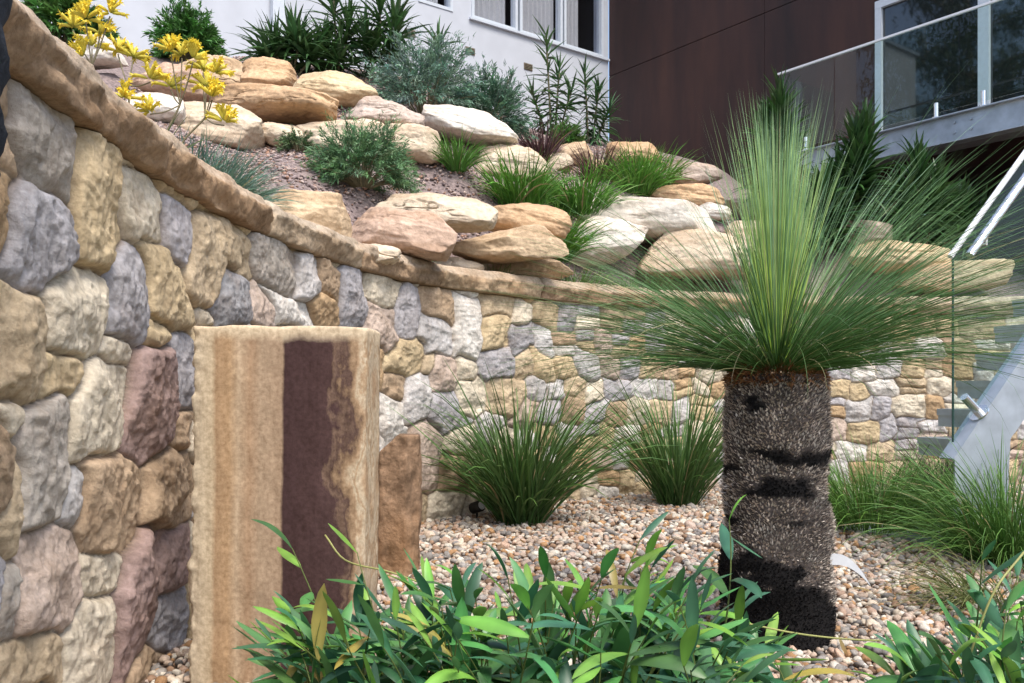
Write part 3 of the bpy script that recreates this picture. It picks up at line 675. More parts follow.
mb = MB(); bbox(mb, 4.6, 10.2, ZD + 1.081, ZD + 1.105, 1.29, 1.322); mb.build('rail', M['white_paint'], bal)

# ------------------------------------------------------------------ galvanised stair with glass balustrade
st = tag(empty('garden_stair', (0, 0, 0)), 'galvanised steel stair climbing at the right edge with open treads', 'stair')
SP = np.array([2.517, 5.0, .54]); U = np.array([.954, .30, 0]); WD = np.array([-.30, .954, 0]); sl = 1.16; UP = np.array([0, 0, 1.0])
US = (U + UP * sl) / np.linalg.norm(U + UP * sl); NS_ = np.cross(US, WD); NS_ = NS_ if NS_[2] > 0 else -NS_
def sbeam(name, off, L=3.4):
    mb = MB(); a = SP + WD * off; dv = .23
    # web: a plumb cut at the foot, then the raking channel
    foot = np.array([a - UP * .62, a, a + US * L, a + US * L - NS_ * dv, a + US * .35 - NS_ * dv * 1.0, a + U * .36 - UP * .62])
    n = len(foot); V = np.concatenate([foot, foot + WD * .01])
    mb.add(V, [np.array([list(range(n)), [2 * n - 1 - q for q in range(n)]]), np.array([[q, n + q, n + (q + 1) % n, (q + 1) % n] for q in range(n)])])
    mx = np.stack([US, WD, NS_], 1)
    mb.box(a + US * L / 2 + WD * .055 + NS_ * .006, (L, .11, .012), mx); mb.box(a + US * (L / 2 + .2) + WD * .06 - NS_ * (dv + .006), (L - .4, .1, .012), mx)
    return mb.build(name, M['galv'], st)
sbeam('stringer', 0)
mxs = np.stack([U, WD, UP], 1)
for k in range(12):
    zz = .1 + k * .175; s_ = (zz - .54) / sl + .20
    if zz < .6: continue
    c = SP + U * s_ + WD * .235 + UP * (zz - .54)
    mb = MB(); mb.box(c, (.24, .45, .04), mxs); mb.box(c + U * (-.104) - UP * .05, (.01, .45, .08), mxs); mb.build('tread', M['galv'], st)
gp = np.array([SP + UP * .10 + U * .02, SP + UP * 1.15 + U * .02, SP + U * 2.6 + UP * (1.15 + 2.6 * sl), SP + U * 2.6 + UP * (.1 + 2.6 * sl)]) + WD * .03
V = np.concatenate([gp, gp + WD * .012]); mb = MB().add(V, [[0, 1, 2, 3], [7, 6, 5, 4], [0, 4, 5, 1], [1, 5, 6, 2], [2, 6, 7, 3], [3, 7, 4, 0]])
gl = mb.build('glass_panel', M['glass'], st)
e0, e1 = gp[0] + WD * .006, gp[1] + WD * .006
MB().tube([e0, e1], .0065, 6).build('glass_edge', flat('glass_edge_green', (.02, .06, .05), .2, noise=.05), gl)
for s_ in (.22, 1.2, 2.2):
    a = SP + U * s_ + UP * (s_ * sl) + WD * .035
    MB().tube([a + NS_ * .012, a + NS_ * .022, a + NS_ * .023, a + NS_ * .16], [.06, .06, .025, .025], 14).build('spigot', M['steel'], gl)
a = SP + UP * 1.16 + WD * .036
MB().tube([a, a + (U + UP * sl) * 2.6], .017, 10).build('top_rail', M['white_paint'], st)
b = a - WD * .10 - UP * .05; b = b + (U + UP * sl) * .04
hr = MB().tube([b, b + (U + UP * sl) * 2.5], .024, 12).build('handrail', M['steel'], st)
for s_ in (.12, 1.1, 2.0):
    c = b + (U + UP * sl) * s_; MB().tube([c - UP * .02, c - UP * .07, c - UP * .07 + WD * .1], .008, 8).build('bracket', M['steel'], hr)
mb = MB(); mb.box((3.35, 5.75, .0), (2.0, 1.9, .09), np.array([[.8, -.6, 0], [.6, .8, 0], [0, 0, 1]])); o = mb.build('stair_landing', M['concrete']); tag(o, kind='structure')

# ------------------------------------------------------------------ vegetation tools
def blades(base, az, e0, L, W, bend, c0, c1, seg=5, roll=None, wp=.6, wmid=.35, fold=False, power=1.2, w0=.55):
    n = len(base); base = np.asarray(base, float)
    t = (np.arange(seg) + .5) / seg
    e = e0[:, None] - bend[:, None] * t[None] ** power
    dv = np.stack([np.cos(e) * np.cos(az)[:, None], np.cos(e) * np.sin(az)[:, None], np.sin(e)], -1)
    P = np.concatenate([base[:, None], base[:, None] + np.cumsum(dv * (L / seg)[:, None, None], 1)], 1)
    dd = np.concatenate([dv[:, :1], dv], 1)
    side = np.stack([-np.sin(az), np.cos(az), 0 * az], -1)[:, None] * np.ones((1, seg + 1, 1)); up = np.cross(dd, side)
    if roll is None: roll = np.random.default_rng(n).normal(0, .6, n)
    sd2 = side * np.cos(roll)[:, None, None] + up * np.sin(roll)[:, None, None]
    u2 = np.cross(sd2, dd)
    tt = np.linspace(0, 1, seg + 1)
    prof = np.where(tt < wmid, w0 + (1 - w0) * (tt / max(wmid, 1e-6)) ** .7, ((1 - tt) / (1 - wmid)).clip(0) ** wp); prof[-1] = max(prof[-1], .04)
    hw = (W / 2)[:, None, None] * prof[None, :, None]
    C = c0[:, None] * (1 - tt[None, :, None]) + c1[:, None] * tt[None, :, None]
    if fold:
        V = np.stack([P - sd2 * hw + u2 * hw * .35, P, P + sd2 * hw + u2 * hw * .35], 2); m = 3
        C = np.stack([C, C * 1.25, C], 2)
    else:
        V = np.stack([P - sd2 * hw, P + sd2 * hw], 2); m = 2; C = np.stack([C, C], 2)
    loc = grid_faces(seg + 1, m); k = (seg + 1) * m
    Fa = (loc[None] + (np.arange(n) * k)[:, None, None]).reshape(-1, 4)
    return V.reshape(-1, 3), Fa, C.reshape(-1, 3)

def cvar(r, n, c, v=.22, hue=.08):
    c = np.asarray(c, float); return np.clip(c[None] * r.uniform(1 - v, 1 + v, (n, 1)) * (1 + r.normal(0, hue, (n, 3))), 0, 1)

def tuft(name, c, n, L, W, spread, colr, label, cat, seed, tip=None, e=(55, 88), bend=(.3, 1.4), group=None, seg=6, lean=None, power=1.3):
    r = np.random.default_rng(seed); az = r.uniform(0, 2 * np.pi, n); rad = spread * np.sqrt(r.random(n))
    base = np.stack([c[0] + rad * np.cos(az), c[1] + rad * np.sin(az), np.full(n, c[2] - .015)], -1)
    az2 = az + r.normal(0, .5, n)
    if lean is not None:
        k = r.random(n) < lean[1]; az2 = np.where(k, lean[0] + r.normal(0, .6, n), az2)
    e0 = R(1) * r.uniform(e[0], e[1], n); be = r.uniform(bend[0], bend[1], n)
    Ls = r.uniform(L[0], L[1], n); cc = cvar(r, n, colr); ct = cvar(r, n, tip if tip is not None else np.array(colr) * 1.25)
    dead = r.random(n) < .04; cc[dead] = (.30, .24, .12); ct[dead] = (.38, .30, .16)
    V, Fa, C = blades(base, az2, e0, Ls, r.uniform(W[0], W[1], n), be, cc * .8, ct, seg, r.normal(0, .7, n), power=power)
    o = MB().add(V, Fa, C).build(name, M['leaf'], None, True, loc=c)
    return tag(o, label, cat, group)

def up(px, py, d):          # a point on the garden slope under a pixel at a distance
    p = at(px, py, d); p[2] = float(ter(p[0], p[1])); return p

def bush(name, c, rx, rz, n, leafL, leafW, colr, label, seed, nl=30, group=None, ry=None, tip=None, dome=.0, cat='shrub', flop=.5):
    """a shrub: many twigs out of one base, small leaves all along their outer half"""
    r = np.random.default_rng(seed); ry = ry or rx * .85
    th = r.uniform(0, 2 * np.pi, n); ph = np.arcsin(r.uniform(-.05 + dome, 1, n)); k = r.uniform(.72, 1.08, n) * (1 + .16 * np.sin(th * 3 + seed) * np.cos(ph * 4 + seed))
    tipp = np.stack([rx * np.cos(ph) * np.cos(th), ry * np.cos(ph) * np.sin(th), rz * np.sin(ph)], -1) * k[:, None]
    st0 = np.stack([rx * .12 * np.cos(th), ry * .12 * np.sin(th), 0 * th], -1)
    ctl = (st0 + tipp) / 2 + np.stack([0 * th, 0 * th, rz * .18 + 0 * th], -1)
    T = r.uniform(.35, 1, (n, nl)) ** .8
    T[:, 0] = 1
    B = (1 - T)[..., None] ** 2 * st0[:, None] + 2 * ((1 - T) * T)[..., None] * ctl[:, None] + T[..., None] ** 2 * tipp[:, None]
    dirv = 2 * (1 - T)[..., None] * (ctl - st0)[:, None] + 2 * T[..., None] * (tipp - ctl)[:, None]
    dirv /= np.linalg.norm(dirv, axis=-1)[..., None]; dirv = dirv + r.normal(0, flop, dirv.shape); dirv /= np.linalg.norm(dirv, axis=-1)[..., None]
    N = n * nl; B = B.reshape(-1, 3) + r.normal(0, rx * .02, (N, 3)); D = dirv.reshape(-1, 3)
    tw = np.repeat(cvar(r, n, colr, .28), nl, 0) * r.uniform(.8, 1.2, (N, 1)); young = (T.reshape(-1, 1) > .88)
    tc = np.where(young, tw * 1.45, tw) if tip is None else np.where(young, np.asarray(tip)[None] * r.uniform(.8, 1.2, (N, 1)), tw)
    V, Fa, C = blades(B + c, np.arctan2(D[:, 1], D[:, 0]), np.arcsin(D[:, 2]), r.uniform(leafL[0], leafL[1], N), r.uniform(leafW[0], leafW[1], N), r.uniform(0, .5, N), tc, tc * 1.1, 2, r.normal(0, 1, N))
    root = tag(empty(name, c), label, cat, group)
    o = MB().add(V - np.asarray(c), Fa, C).build('foliage', M['leaf'], root, True)
    mb = MB()
    for q in range(0, n, max(1, n // 40)):
        tt = np.linspace(0, .9, 5)[:, None]; pts = (1 - tt) ** 2 * st0[q] + 2 * (1 - tt) * tt * ctl[q] + tt ** 2 * tipp[q]; mb.tube(pts, np.linspace(.012, .003, 5) * min(1, rx * 2), 4, np.array([.12, .09, .05]), False)
    mb.build('twigs', M['bark'], root)
    return root

# ------------------------------------------------------------------ the grass tree
gt = tag(empty('grass_tree', (1.0, 3.33, 0)), 'grass tree with thick charred grey and black trunk under a fountain of thin green leaves', 'grass tree')
r = np.random.default_rng(3)
TZ = np.linspace(-.03, 1.0, 60); TT = np.linspace(0, 2 * np.pi, 72, endpoint=False)
def trad(z, th): return .198 + .012 * np.sin(z * 7 + .4) - .028 * np.clip((z - .72) / .28, 0, 1) ** 1.5 + .022 * np.clip(.12 - z, 0, .12) / .12 + .007 * np.sin(2 * th + z * 3) + .010 * np.sin(z * 19 + np.sin(th)) * np.sin(th * 1.0 + z * 4) + .008 * fbm(np.stack([np.cos(th) * 1.2, np.sin(th) * 1.2, np.asarray(z) * 4], -1), 3, 12) + .030 * np.exp(-((th - .30) / .33) ** 2) * (.6 + .4 * np.sin(z * 8)) - .012 * np.clip((.08 - z) / .1, 0, 1)
Zt, Th = np.meshgrid(TZ, TT, indexing='ij'); Rr = trad(Zt, Th) * .965
V = np.stack([Rr * np.cos(Th), Rr * np.sin(Th), Zt], -1)
trunk_m = stone_mat('charred_trunk', s1=14, s2=70, bump=.6, dist=.01, ochre=0, rough=.95)
def burnt(Lz, Lt, Q):
    return fbm(Q * np.array([5, 5, 9]) + 4, 5, 8, .6) * .62 + .25 * fbm(Q * np.array([14, 14, 30]), 3, 66) - .07 + np.clip(.55 * fbm(Q * np.array([4, 4, 17]) + 9, 3, 87, .6) + .10 * np.exp(-((Lz - .66) / .12) ** 2), -.2, .5) + np.exp(-((Lz - .72 + .02 * np.cos(Lt - 4.7) + .03 * fbm(Q * 6, 2, 5)) / .014) ** 2) * .25 + np.clip((.27 + .13 * np.cos(Lt - R(205)) + .12 * fbm(Q * 9, 3, 2) - Lz) / .08, 0, 1) * .55 + np.clip((-.1 - np.cos(Lt - R(255))) * 1.2, 0, .8) + .5 * np.exp(-((Lt - .22) / .34) ** 2)
kb = np.clip((burnt(Zt.ravel(), Th.ravel(), np.stack([np.cos(Th) * .2, np.sin(Th) * .2, Zt], -1).reshape(-1, 3)) - .12) / .16, 0, 1)[:, None]
mb = MB().add(V.reshape(-1, 3), [grid_faces(60, 72, True)], np.array([[.085, .072, .066]]) * (1 - kb) + np.array([[.012, .011, .011]]) * kb); trunk = mb.build('trunk', trunk_m, gt, True)
# packed old leaf bases, scale over scale; the burnt ones are black
rows = np.arange(.0, .985, .0085); Ls = []
for k, z_ in enumerate(rows):
    m_ = 150; th = (np.arange(m_) + .5 * (k % 2)) / m_ * 2 * np.pi + r.normal(0, .016, m_); Ls.append(np.stack([np.full(m_, z_) + r.normal(0, .004, m_), th], -1))
Lz, Lt = np.concatenate(Ls).T; n = len(Lz); rb = trad(Lz, Lt) * .955
nrm = np.stack([np.cos(Lt), np.sin(Lt), 0 * Lt], -1); base = nrm * rb[:, None]; base[:, 2] = Lz
Q = np.stack([np.cos(Lt) * .2, np.sin(Lt) * .2, Lz], -1)
burn = burnt(Lz, Lt, Q)
bmix = np.clip((burn - .12) / .16, 0, 1)[:, None]
tone = np.where(r.random((n, 1)) < .5, np.array([[.62, .56, .52]]), np.array([[.42, .36, .33]])) * r.uniform(.65, 1.4, (n, 1))
tone[r.random(n) < .12] *= 1.5
cb = tone * (1 - bmix) + np.array([.011, .010, .011]) * r.uniform(.6, 2.2, (n, 1)) * bmix
V, Fa, C = blades(base, Lt + r.normal(0, .25, n), R(1) * (r.uniform(20, 60, n) + 30 * fbm(Q * 12, 2, 44)), r.uniform(.012, .022, n) * (1 - .25 * bmix[:, 0]), r.uniform(.0045, .0095, n), r.uniform(-.3, .6, n), cb * .7, cb * 1.15, 2, r.normal(0, .35, n), wp=.4, wmid=.4)
MB().add(V, Fa, C).build('leaf_bases', leaf_mat('dry_leaf_base', rough=.85, trans=.0, spec=.15), gt)
# a darker ring of reddish fibre right under the leaves
n = 1600; a = r.uniform(0, 6.283, n); z_ = r.uniform(.965, 1.03, n); rb = .168 - .6 * np.clip(z_ - .985, 0, 1)
base = np.stack([rb * np.cos(a), rb * np.sin(a), z_], -1)
V, Fa, C = blades(base, a + r.normal(0, .4, n), R(1) * r.uniform(-25, 60, n), r.uniform(.02, .05, n), r.uniform(.004, .008, n), r.uniform(0, 1, n), cvar(r, n, (.20, .085, .035), .4), cvar(r, n, (.28, .14, .06), .4), 2)
MB().add(V, Fa, C).build('fibre_collar', M['leaf'], gt)
# leaves
n = 2900; u = r.random(n); az = r.uniform(0, 2 * np.pi, n)
g1 = u < .34; g2 = (u >= .34) & (u < .42); g3 = (u >= .42) & (u < .45); g4 = u >= .45
elev = np.where(g1, 90 - np.abs(r.normal(0, 7, n)), np.where(g2, r.uniform(30, 66, n), np.where(g3, r.uniform(45, 78, n), r.uniform(8, 46, n))))
az = np.where(g2, r.normal(.05, .55, n), az)                                  # a swathe leaning out to one side
rad = .135 * np.clip(1 - (elev - 10) / 110, .15, 1) * np.sqrt(r.uniform(.25, 1, n))
base = np.stack([rad * np.cos(az), rad * np.sin(az), 1.0 + .05 * np.clip(elev / 90, 0, 1) + r.uniform(-.01, .02, n)], -1)
Lg = np.where(g1, r.uniform(.45, 1.02, n), np.where(g2, r.uniform(.75, 1.2, n), np.where(g3, r.uniform(.5, .95, n), r.uniform(.45, 1.12, n))))
be = np.where(g1, r.uniform(.0, .22, n), np.where(g2, r.uniform(.05, .5, n), np.where(g3, r.uniform(.1, .5, n), r.uniform(.15, .75, n))))
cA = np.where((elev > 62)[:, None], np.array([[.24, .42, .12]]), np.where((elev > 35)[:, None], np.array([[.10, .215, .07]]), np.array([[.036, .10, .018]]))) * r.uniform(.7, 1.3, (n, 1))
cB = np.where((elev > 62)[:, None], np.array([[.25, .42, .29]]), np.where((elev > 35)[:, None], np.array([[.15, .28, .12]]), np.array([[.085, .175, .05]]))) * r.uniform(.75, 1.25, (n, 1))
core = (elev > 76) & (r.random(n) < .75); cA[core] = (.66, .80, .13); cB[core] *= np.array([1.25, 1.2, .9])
brk = r.random(n) < .04; be[brk] += r.uniform(.6, 1.6, int(brk.sum())); pal_ = r.random(n) < .05; cA[pal_] = (.30, .30, .14); cB[pal_] = (.38, .36, .2)
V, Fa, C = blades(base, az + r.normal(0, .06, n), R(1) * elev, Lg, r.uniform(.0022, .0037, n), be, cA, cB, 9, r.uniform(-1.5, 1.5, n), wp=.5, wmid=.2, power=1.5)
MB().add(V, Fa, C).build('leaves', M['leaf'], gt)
n = 26; a = r.uniform(0, 6.283, n)
base = np.stack([.12 * np.cos(a), .12 * np.sin(a), np.full(n, 1.02)], -1)
V, Fa, C = blades(base, a, R(1) * r.uniform(35, 65, n), r.uniform(.25, .5, n), r.uniform(.003, .005, n), r.uniform(1.2, 2.6, n), cvar(r, n, (.42, .42, .24)), cvar(r, n, (.5, .46, .3)), 9)
MB().add(V, Fa, C).build('dry_leaves', M['leaf'], gt)
# white plastic tag tucked against the trunk
tt = np.linspace(0, 1, 10); c0 = at(829, 560, 3.25); arc = np.stack([c0[0] + .145 * tt, c0[1] - .02 * tt, c0[2] + .012 * np.sin(tt * 2.2) * 1.5 - .105 * tt ** 2.0], -1); wdt = .02 * (1 - tt ** 2.2) + .001
V = np.stack([arc + np.array([.1, 0, 1])[None] * wdt[:, None], arc - np.array([.1, 0, 1])[None] * wdt[:, None], arc - np.array([.1, 0, 1])[None] * wdt[:, None] + np.array([0, .002, 0]), arc + np.array([.1, 0, 1])[None] * wdt[:, None] + np.array([0, .002, 0])], 1)
o = MB().add(V.reshape(-1, 3), [grid_faces(10, 4, True), np.array([[3, 2, 1, 0]]), np.array([[36, 37, 38, 39]])]).build('plant_tag', flat('white_plastic', (.72, .74, .76), .5, noise=.05), None, False, loc=c0)
tag(o, 'curved white pointed plastic tag sticking out beside the charred trunk', 'plant tag')

# ------------------------------------------------------------------ standing stones
def prism(name, prof, H, mat, loc, rz, top, seed, rough=.007, cols=None, label=None):
    r = np.random.default_rng(seed); prof = np.asarray(prof, float); pts = []
    for a, b in zip(prof, np.roll(prof, -1, 0)):
        k = max(2, int(np.linalg.norm(b - a) / .009)); pts += [a + (b - a) * q / k for q in range(k)]
    pts = np.array(pts); m = len(pts); zs = np.concatenate([np.arange(-.08, H - .012, .009), H - .012 + .012 * np.sin(np.linspace(0, np.pi / 2, 5))]); nz = len(zs)
    ins = np.concatenate([np.zeros(nz - 5), .010 * (1 - np.cos(np.linspace(0, np.pi / 2, 5)))])
    cen = pts.mean(0); rows = []
    for z_, i_ in zip(zs, ins):
        q = pts - cen; ln = np.linalg.norm(q, axis=1)[:, None]; q = q * (1 - i_ / ln); rows.append(np.concatenate([q + cen, np.full((m, 1), z_)], 1))
    for s_ in (.8, .5, .2): rows.append(np.concatenate([(pts - cen) * (1 - .010 / .25) * s_ + cen, np.full((m, 1), H + .001)], 1))
    V = np.array(rows); flatV = V.reshape(-1, 3)
    # outward directions
    q = flatV[:, :2] - cen; d = np.abs(fbm(flatV * np.array([9, 9, 2.2]) + seed, 5, seed, .6)) * 1.6 - .3 + .5 * fbm(flatV * np.array([26, 26, 12]) + seed, 3, seed + 2)
    nx = np.gradient(pts, axis=0); nx = np.stack([nx[:, 1], -nx[:, 0]], 1); nx /= np.linalg.norm(nx, axis=1)[:, None]
    if ((pts - cen) * nx).sum() < 0: nx = -nx
    N = np.tile(np.concatenate([nx, np.zeros((m, 1))], 1), (len(V), 1))
    ch = np.clip(1 - np.abs(flatV[:, 0:1] - pts[:, 0].min()) / .05, 0, 1)[:, 0] * (np.abs(fbm(flatV * np.array([5, 5, 5.5]), 5, seed + 31, .65)) - .3) * .055
    flatV = flatV + N * (d * rough + ch)[:, None]
    if top is not None: flatV[:, 2] += np.clip(flatV[:, 2] / H, 0, 1) * (top[0] * flatV[:, 0] + top[1] * flatV[:, 1] + top[2] * np.minimum(0, flatV[:, 0] - top[3]))
    flatV[:, 2] += np.clip((flatV[:, 2] - H + .1) / .1, 0, 1) * .006 * fbm(flatV * 9, 3, seed + 9)
    mb = MB().add(flatV, [grid_faces(len(V), m, True), np.array([[(len(V) - 1) * m + q for q in range(m)]])], cols)
    o = mb.build(name, mat, None, True); o.location = loc; o.rotation_euler = (0, R(.6), rz); return o
o = prism('standing_stone', [(-.288, .035), (-.275, .012), (-.2, 0), (.262, 0), (.284, .018), (.292, .2), (-.28, .2)], 1.145, M['slab'], (-.755, 2.78, 0), R(-2), None, 4)
tag(o, 'tall upright sandstone slab with a dark maroon band and cream edges', 'standing stone')
M['brown_stone'] = stone_mat('brown_banded_stone', s1=9, s2=40, bump=.8, dist=.012, ochre=.45, strata=.25, lo=.35, hi=1.5)
o = prism('standing_stone', [(-.125, .04), (-.06, -.03), (.07, -.04), (.13, .03), (.12, .15), (-.1, .17)], .715, M['brown_stone'], (-.60, 4.40, 0), 0, (0, 0, .95, .02), 9, .02, np.array([.29, .19, .12]))
tag(o, 'short brown sandstone stub with slanting top behind the tall banded slab', 'standing stone')
# dark charred trunk leaning at the very left edge
r = np.random.default_rng(15); Zt, Th = np.meshgrid(np.linspace(0, 2.1, 90), np.linspace(0, 2 * np.pi, 48, endpoint=False), indexing='ij')
Rr = .13 + .010 * fbm(np.stack([np.cos(Th) * 2, np.sin(Th) * 2, Zt * 9], -1) * 2, 4, 3) + .006 * np.sin(Zt * 60 + 3 * np.sin(Th * 2)); cx = -.906 + .06 * (Zt - 1.35)
V = np.stack([cx + Rr * np.cos(Th), 1.30 + Rr * np.sin(Th), Zt], -1)
o = MB().add(V.reshape(-1, 3), [grid_faces(90, 48, True), np.array([[89 * 48 + q for q in range(48)]])], np.array([.035, .042, .055])).build('charred_trunk', trunk_m, None, True, loc=(-.95, 1.3, 0))
tag(o, 'charred blue black trunk cut off by the left edge before the stone wall', 'tree trunk')

# garden spotlight by the clump
c = at(477, 517, 6.35); c[2] = 0
sp = tag(empty('garden_spotlight', c), 'small black garden spotlight in the gravel beside the dark strappy clump', 'spotlight')
MB().tube([(0, 0, -.05), (0, 0, .07)], .008, 8).build('spike', M['black_metal'], sp)
MB().tube([(-.035, .03, .075), (-.03, .028, .078), (.03, -.03, .105), (.034, -.034, .107)], [.03, .042, .042, .036], 14).build('lamp_head', M['black_metal'], sp, True)
MB().tube([(.034, -.034, .107), (.036, -.036, .108)], .03, 14).build('lens', M['white_paint'], sp)

# ------------------------------------------------------------------ clumps in the gravel bed
def gd(px, d): return np.array([(px - CX) / F * d, d, 0.0])
DG = (.045, .105, .028)
tuft('mat_rush', gd(522, 6.15), 560, (.65, 1.3), (.010, .018), .16, DG, 'big dark green strappy clump in the gravel right of the standing stones', 'grass clump', 31, (.10, .19, .05), (48, 88), (.25, 1.35))
tuft('mat_rush', gd(678, 7.0), 430, (.6, 1.35), (.009, .016), .13, (.05, .12, .03), 'dark green strappy clump against the wall just left of the grass tree trunk', 'grass clump', 32, (.11, .21, .055), (52, 89), (.2, 1.2))
tuft('grass_clump', gd(872, 5.75), 1000, (.45, .85), (.004, .008), .25, (.085, .20, .035), 'bright green fine grass clump right behind the charred trunk', 'grass clump', 33, (.15, .29, .06), (40, 88), (.4, 1.7))
tuft('grass_clump', gd(925, 6.0), 500, (.4, .75), (.004, .008), .2, (.085, .19, .04), 'fine green grass clump between the charred trunk and the stair foot', 'grass clump', 37, (.14, .27, .06), (40, 86), (.5, 1.8))
tuft('grass_clump', gd(1010, 4.75), 1200, (.5, .95), (.004, .008), .22, (.075, .18, .035), 'arching fine grass clump in front of the galvanised stair stringer', 'grass clump', 34, (.13, .26, .06), (35, 88), (.5, 1.9))
tuft('grass_clump', gd(985, 3.75), 260, (.3, .6), (.003, .006), .12, (.11, .17, .05), 'thin drooping olive grass low at the right edge over the gravel', 'grass clump', 35, (.24, .24, .09), (20, 70), (.9, 2.0), lean=(R(185), .6))
tuft('purple_grass', gd(944, 7.1), 150, (.4, .85), (.006, .012), .1, (.06, .03, .035), 'dark purple strappy plant against the wall left of the stair', 'purple plant', 36, (.09, .05, .05), (50, 88), (.2, 1.0))

# ------------------------------------------------------------------ foreground creeper with long leaves
def creeper(label, root_c, tips, seed, nb):
    r = np.random.default_rng(seed); root = tag(empty('leafy_creeper', root_c), label, 'creeper')
    ms, ml = MB(), MB()
    for tip in tips:
        tip = np.array(tip); b = np.array([root_c[0] + (tip[0] - root_c[0]) * r.uniform(.45, .9) + r.normal(0, .05), root_c[1] + (tip[1] - root_c[1]) * r.uniform(.3, .8) + r.normal(0, .06), 0])
        mid = (b + tip) / 2 + np.array([r.normal(0, .05), r.normal(0, .05), r.uniform(.0, .08)])
        t = np.linspace(0, 1, 12)[:, None]; pts = (1 - t) ** 2 * b + 2 * (1 - t) * t * mid + t ** 2 * tip
        ms.tube(pts - root_c, np.linspace(.0035, .0014, 12), 6, np.array([.13, .17, .05]), False)
        T = np.linspace(r.uniform(.2, .3), 1, nb) + r.normal(0, .02, nb); T = T.clip(0, 1)[:, None]
        B = (1 - T) ** 2 * b + 2 * (1 - T) * T * mid + T ** 2 * tip
        sdir = tip - b; a0 = math.atan2(sdir[1], sdir[0])
        az = a0 + np.where(np.arange(nb) % 2, 1, -1) * r.uniform(.5, 1.5, nb) + r.normal(0, .3, nb); az[-1] = a0
        el = R(1) * r.normal(18, 34, nb); el[-1] = R(r.uniform(35, 80))
        L = r.uniform(.13, .25, nb) * (1.05 - .45 * T[:, 0] ** 3); W = L * r.uniform(.18, .24, nb)
        col = cvar(r, nb, (.075, .20, .065), .38, .1); yng = (T[:, 0] > .85) & (r.random(nb) < .55); col[yng] = cvar(r, int(yng.sum()), (.17, .34, .06), .2)
        bl = r.random(nb) < .3; col[bl] = cvar(r, int(bl.sum()), (.05, .145, .08), .2)
        old = r.random(nb) < .02; col[old] = cvar(r, int(old.sum()), (.30, .24, .07), .3)
        V, Fa, C = blades(B - root_c, az, el, L, W, r.uniform(.1, 1.3, nb), col, col * 1.08, 8, r.normal(0, .3, nb), wp=.42, wmid=.45, fold=True, w0=.12)
        ml.add(V, Fa, C)
    ms.build('stems', M['leaf'], root, True); ml.build('leaves', M['gloss_leaf'], root, True)
    return root
r = np.random.default_rng(77)
prof_x = [255, 285, 330, 360, 420, 470, 545, 600, 650, 690, 730, 755, 790, 850]; prof_y = [660, 602, 612, 605, 578, 575, 572, 568, 560, 582, 595, 612, 675, 705]
tips = []
for k in range(170):
    px = r.uniform(268, 770) if k > 12 else r.uniform(600, 850); top = np.interp(px, prof_x, prof_y); py = top + abs(r.normal(0, 1)) * 62 + r.uniform(0, 26); d = r.uniform(1.85, 2.55) - (py - top) * .0012
    tips.append(at(px, min(py, 735), d))
tips += [at(729, 520, 2.35), at(292, 548, 2.3), at(357, 552, 2.45), at(640, 540, 2.5)]
creeper('glossy creeper with long narrow leaves spreading along the bottom before the slab and charred trunk', np.array([.0, 2.2, 0]), tips, 5, 8)
tips = []
for k in range(46):
    px = r.uniform(885, 1050); top = np.interp(px, [885, 950, 985, 1030], [668, 640, 605, 600]); tips.append(at(px, top + abs(r.normal(0, 1)) * 50, r.uniform(1.9, 2.5)))
tips += [at(982, 560, 2.2), at(1018, 575, 2.3)]
creeper('long leaved creeper filling the bottom right corner with pale twining stems', np.array([1.2, 2.2, 0]), tips, 6, 7)
# a few bare twining runners
for lb, pts in (('thin bare yellow green runner curling up at the bottom right corner', [(960, 690, 2.1), (975, 640, 2.1), (995, 590, 2.1), (1024, 552, 2.15)]),
                ('thin yellowish runner crossing low before the charred trunk', [(740, 622, 2.3), (800, 634, 2.35), (860, 640, 2.4), (905, 640, 2.5)]),
                ('thin dry runner arching over the foot of the tall banded slab', [(325, 535, 2.55), (345, 560, 2.5), (390, 572, 2.45), (440, 590, 2.4)])):
    P = np.array([at(*q) for q in pts]); Q = catmull(np.array(P), .02)
    o = MB().tube(Q - Q[0], .0028, 6).build('plant_runner', flat('runner', (.30, .30, .10), .6), None, True); o.location = tuple(Q[0]); tag(o, lb, 'runner')

# ------------------------------------------------------------------ plants on the slope
G1 = (.12, .20, .155); G2 = (.10, .19, .09)
bush('leafy_shrub', up(66, 50, 9.1), .50, .62, 260, (.06, .11), (.018, .03), (.055, .13, .03), 'dark green leafy shrub at the top left corner, by the white house', 41)
bush('clipped_shrub', up(188, 62, 9.6), .40, .62, 300, (.05, .09), (.012, .022), (.05, .14, .03), 'rounded bright green shrub against the white wall, above the orange boulder', 42)
bush('coast_rosemary', up(362, 188, 6.75), .46, .52, 460, (.028, .05), (.006, .010), G2, 'round grey green bush in the middle of the mulch slope', 43, nl=34)
bush('coast_rosemary', up(424, 118, 9.3), .68, .84, 520, (.035, .065), (.008, .013), G1, 'grey green shrub behind the white tilted boulder, left and taller of two', 44, nl=30)
bush('coast_rosemary', up(490, 134, 9.5), .48, .74, 380, (.035, .065), (.008, .013), (.085, .165, .11), 'grey green shrub behind the white tilted boulder, right and lower of two', 45, nl=30)
bush('low_shrub', up(298, 150, 7.1), .16, .19, 110, (.02, .035), (.006, .01), (.08, .13, .06), 'little green bush left of the round grey green bush, below the long orange boulder', 46, nl=22)
bush('leafy_shrub', up(566, 150, 11.6), .22, .36, 120, (.05, .09), (.012, .02), (.07, .16, .035), 'small light green bush between purple plant and tall canes', 47)
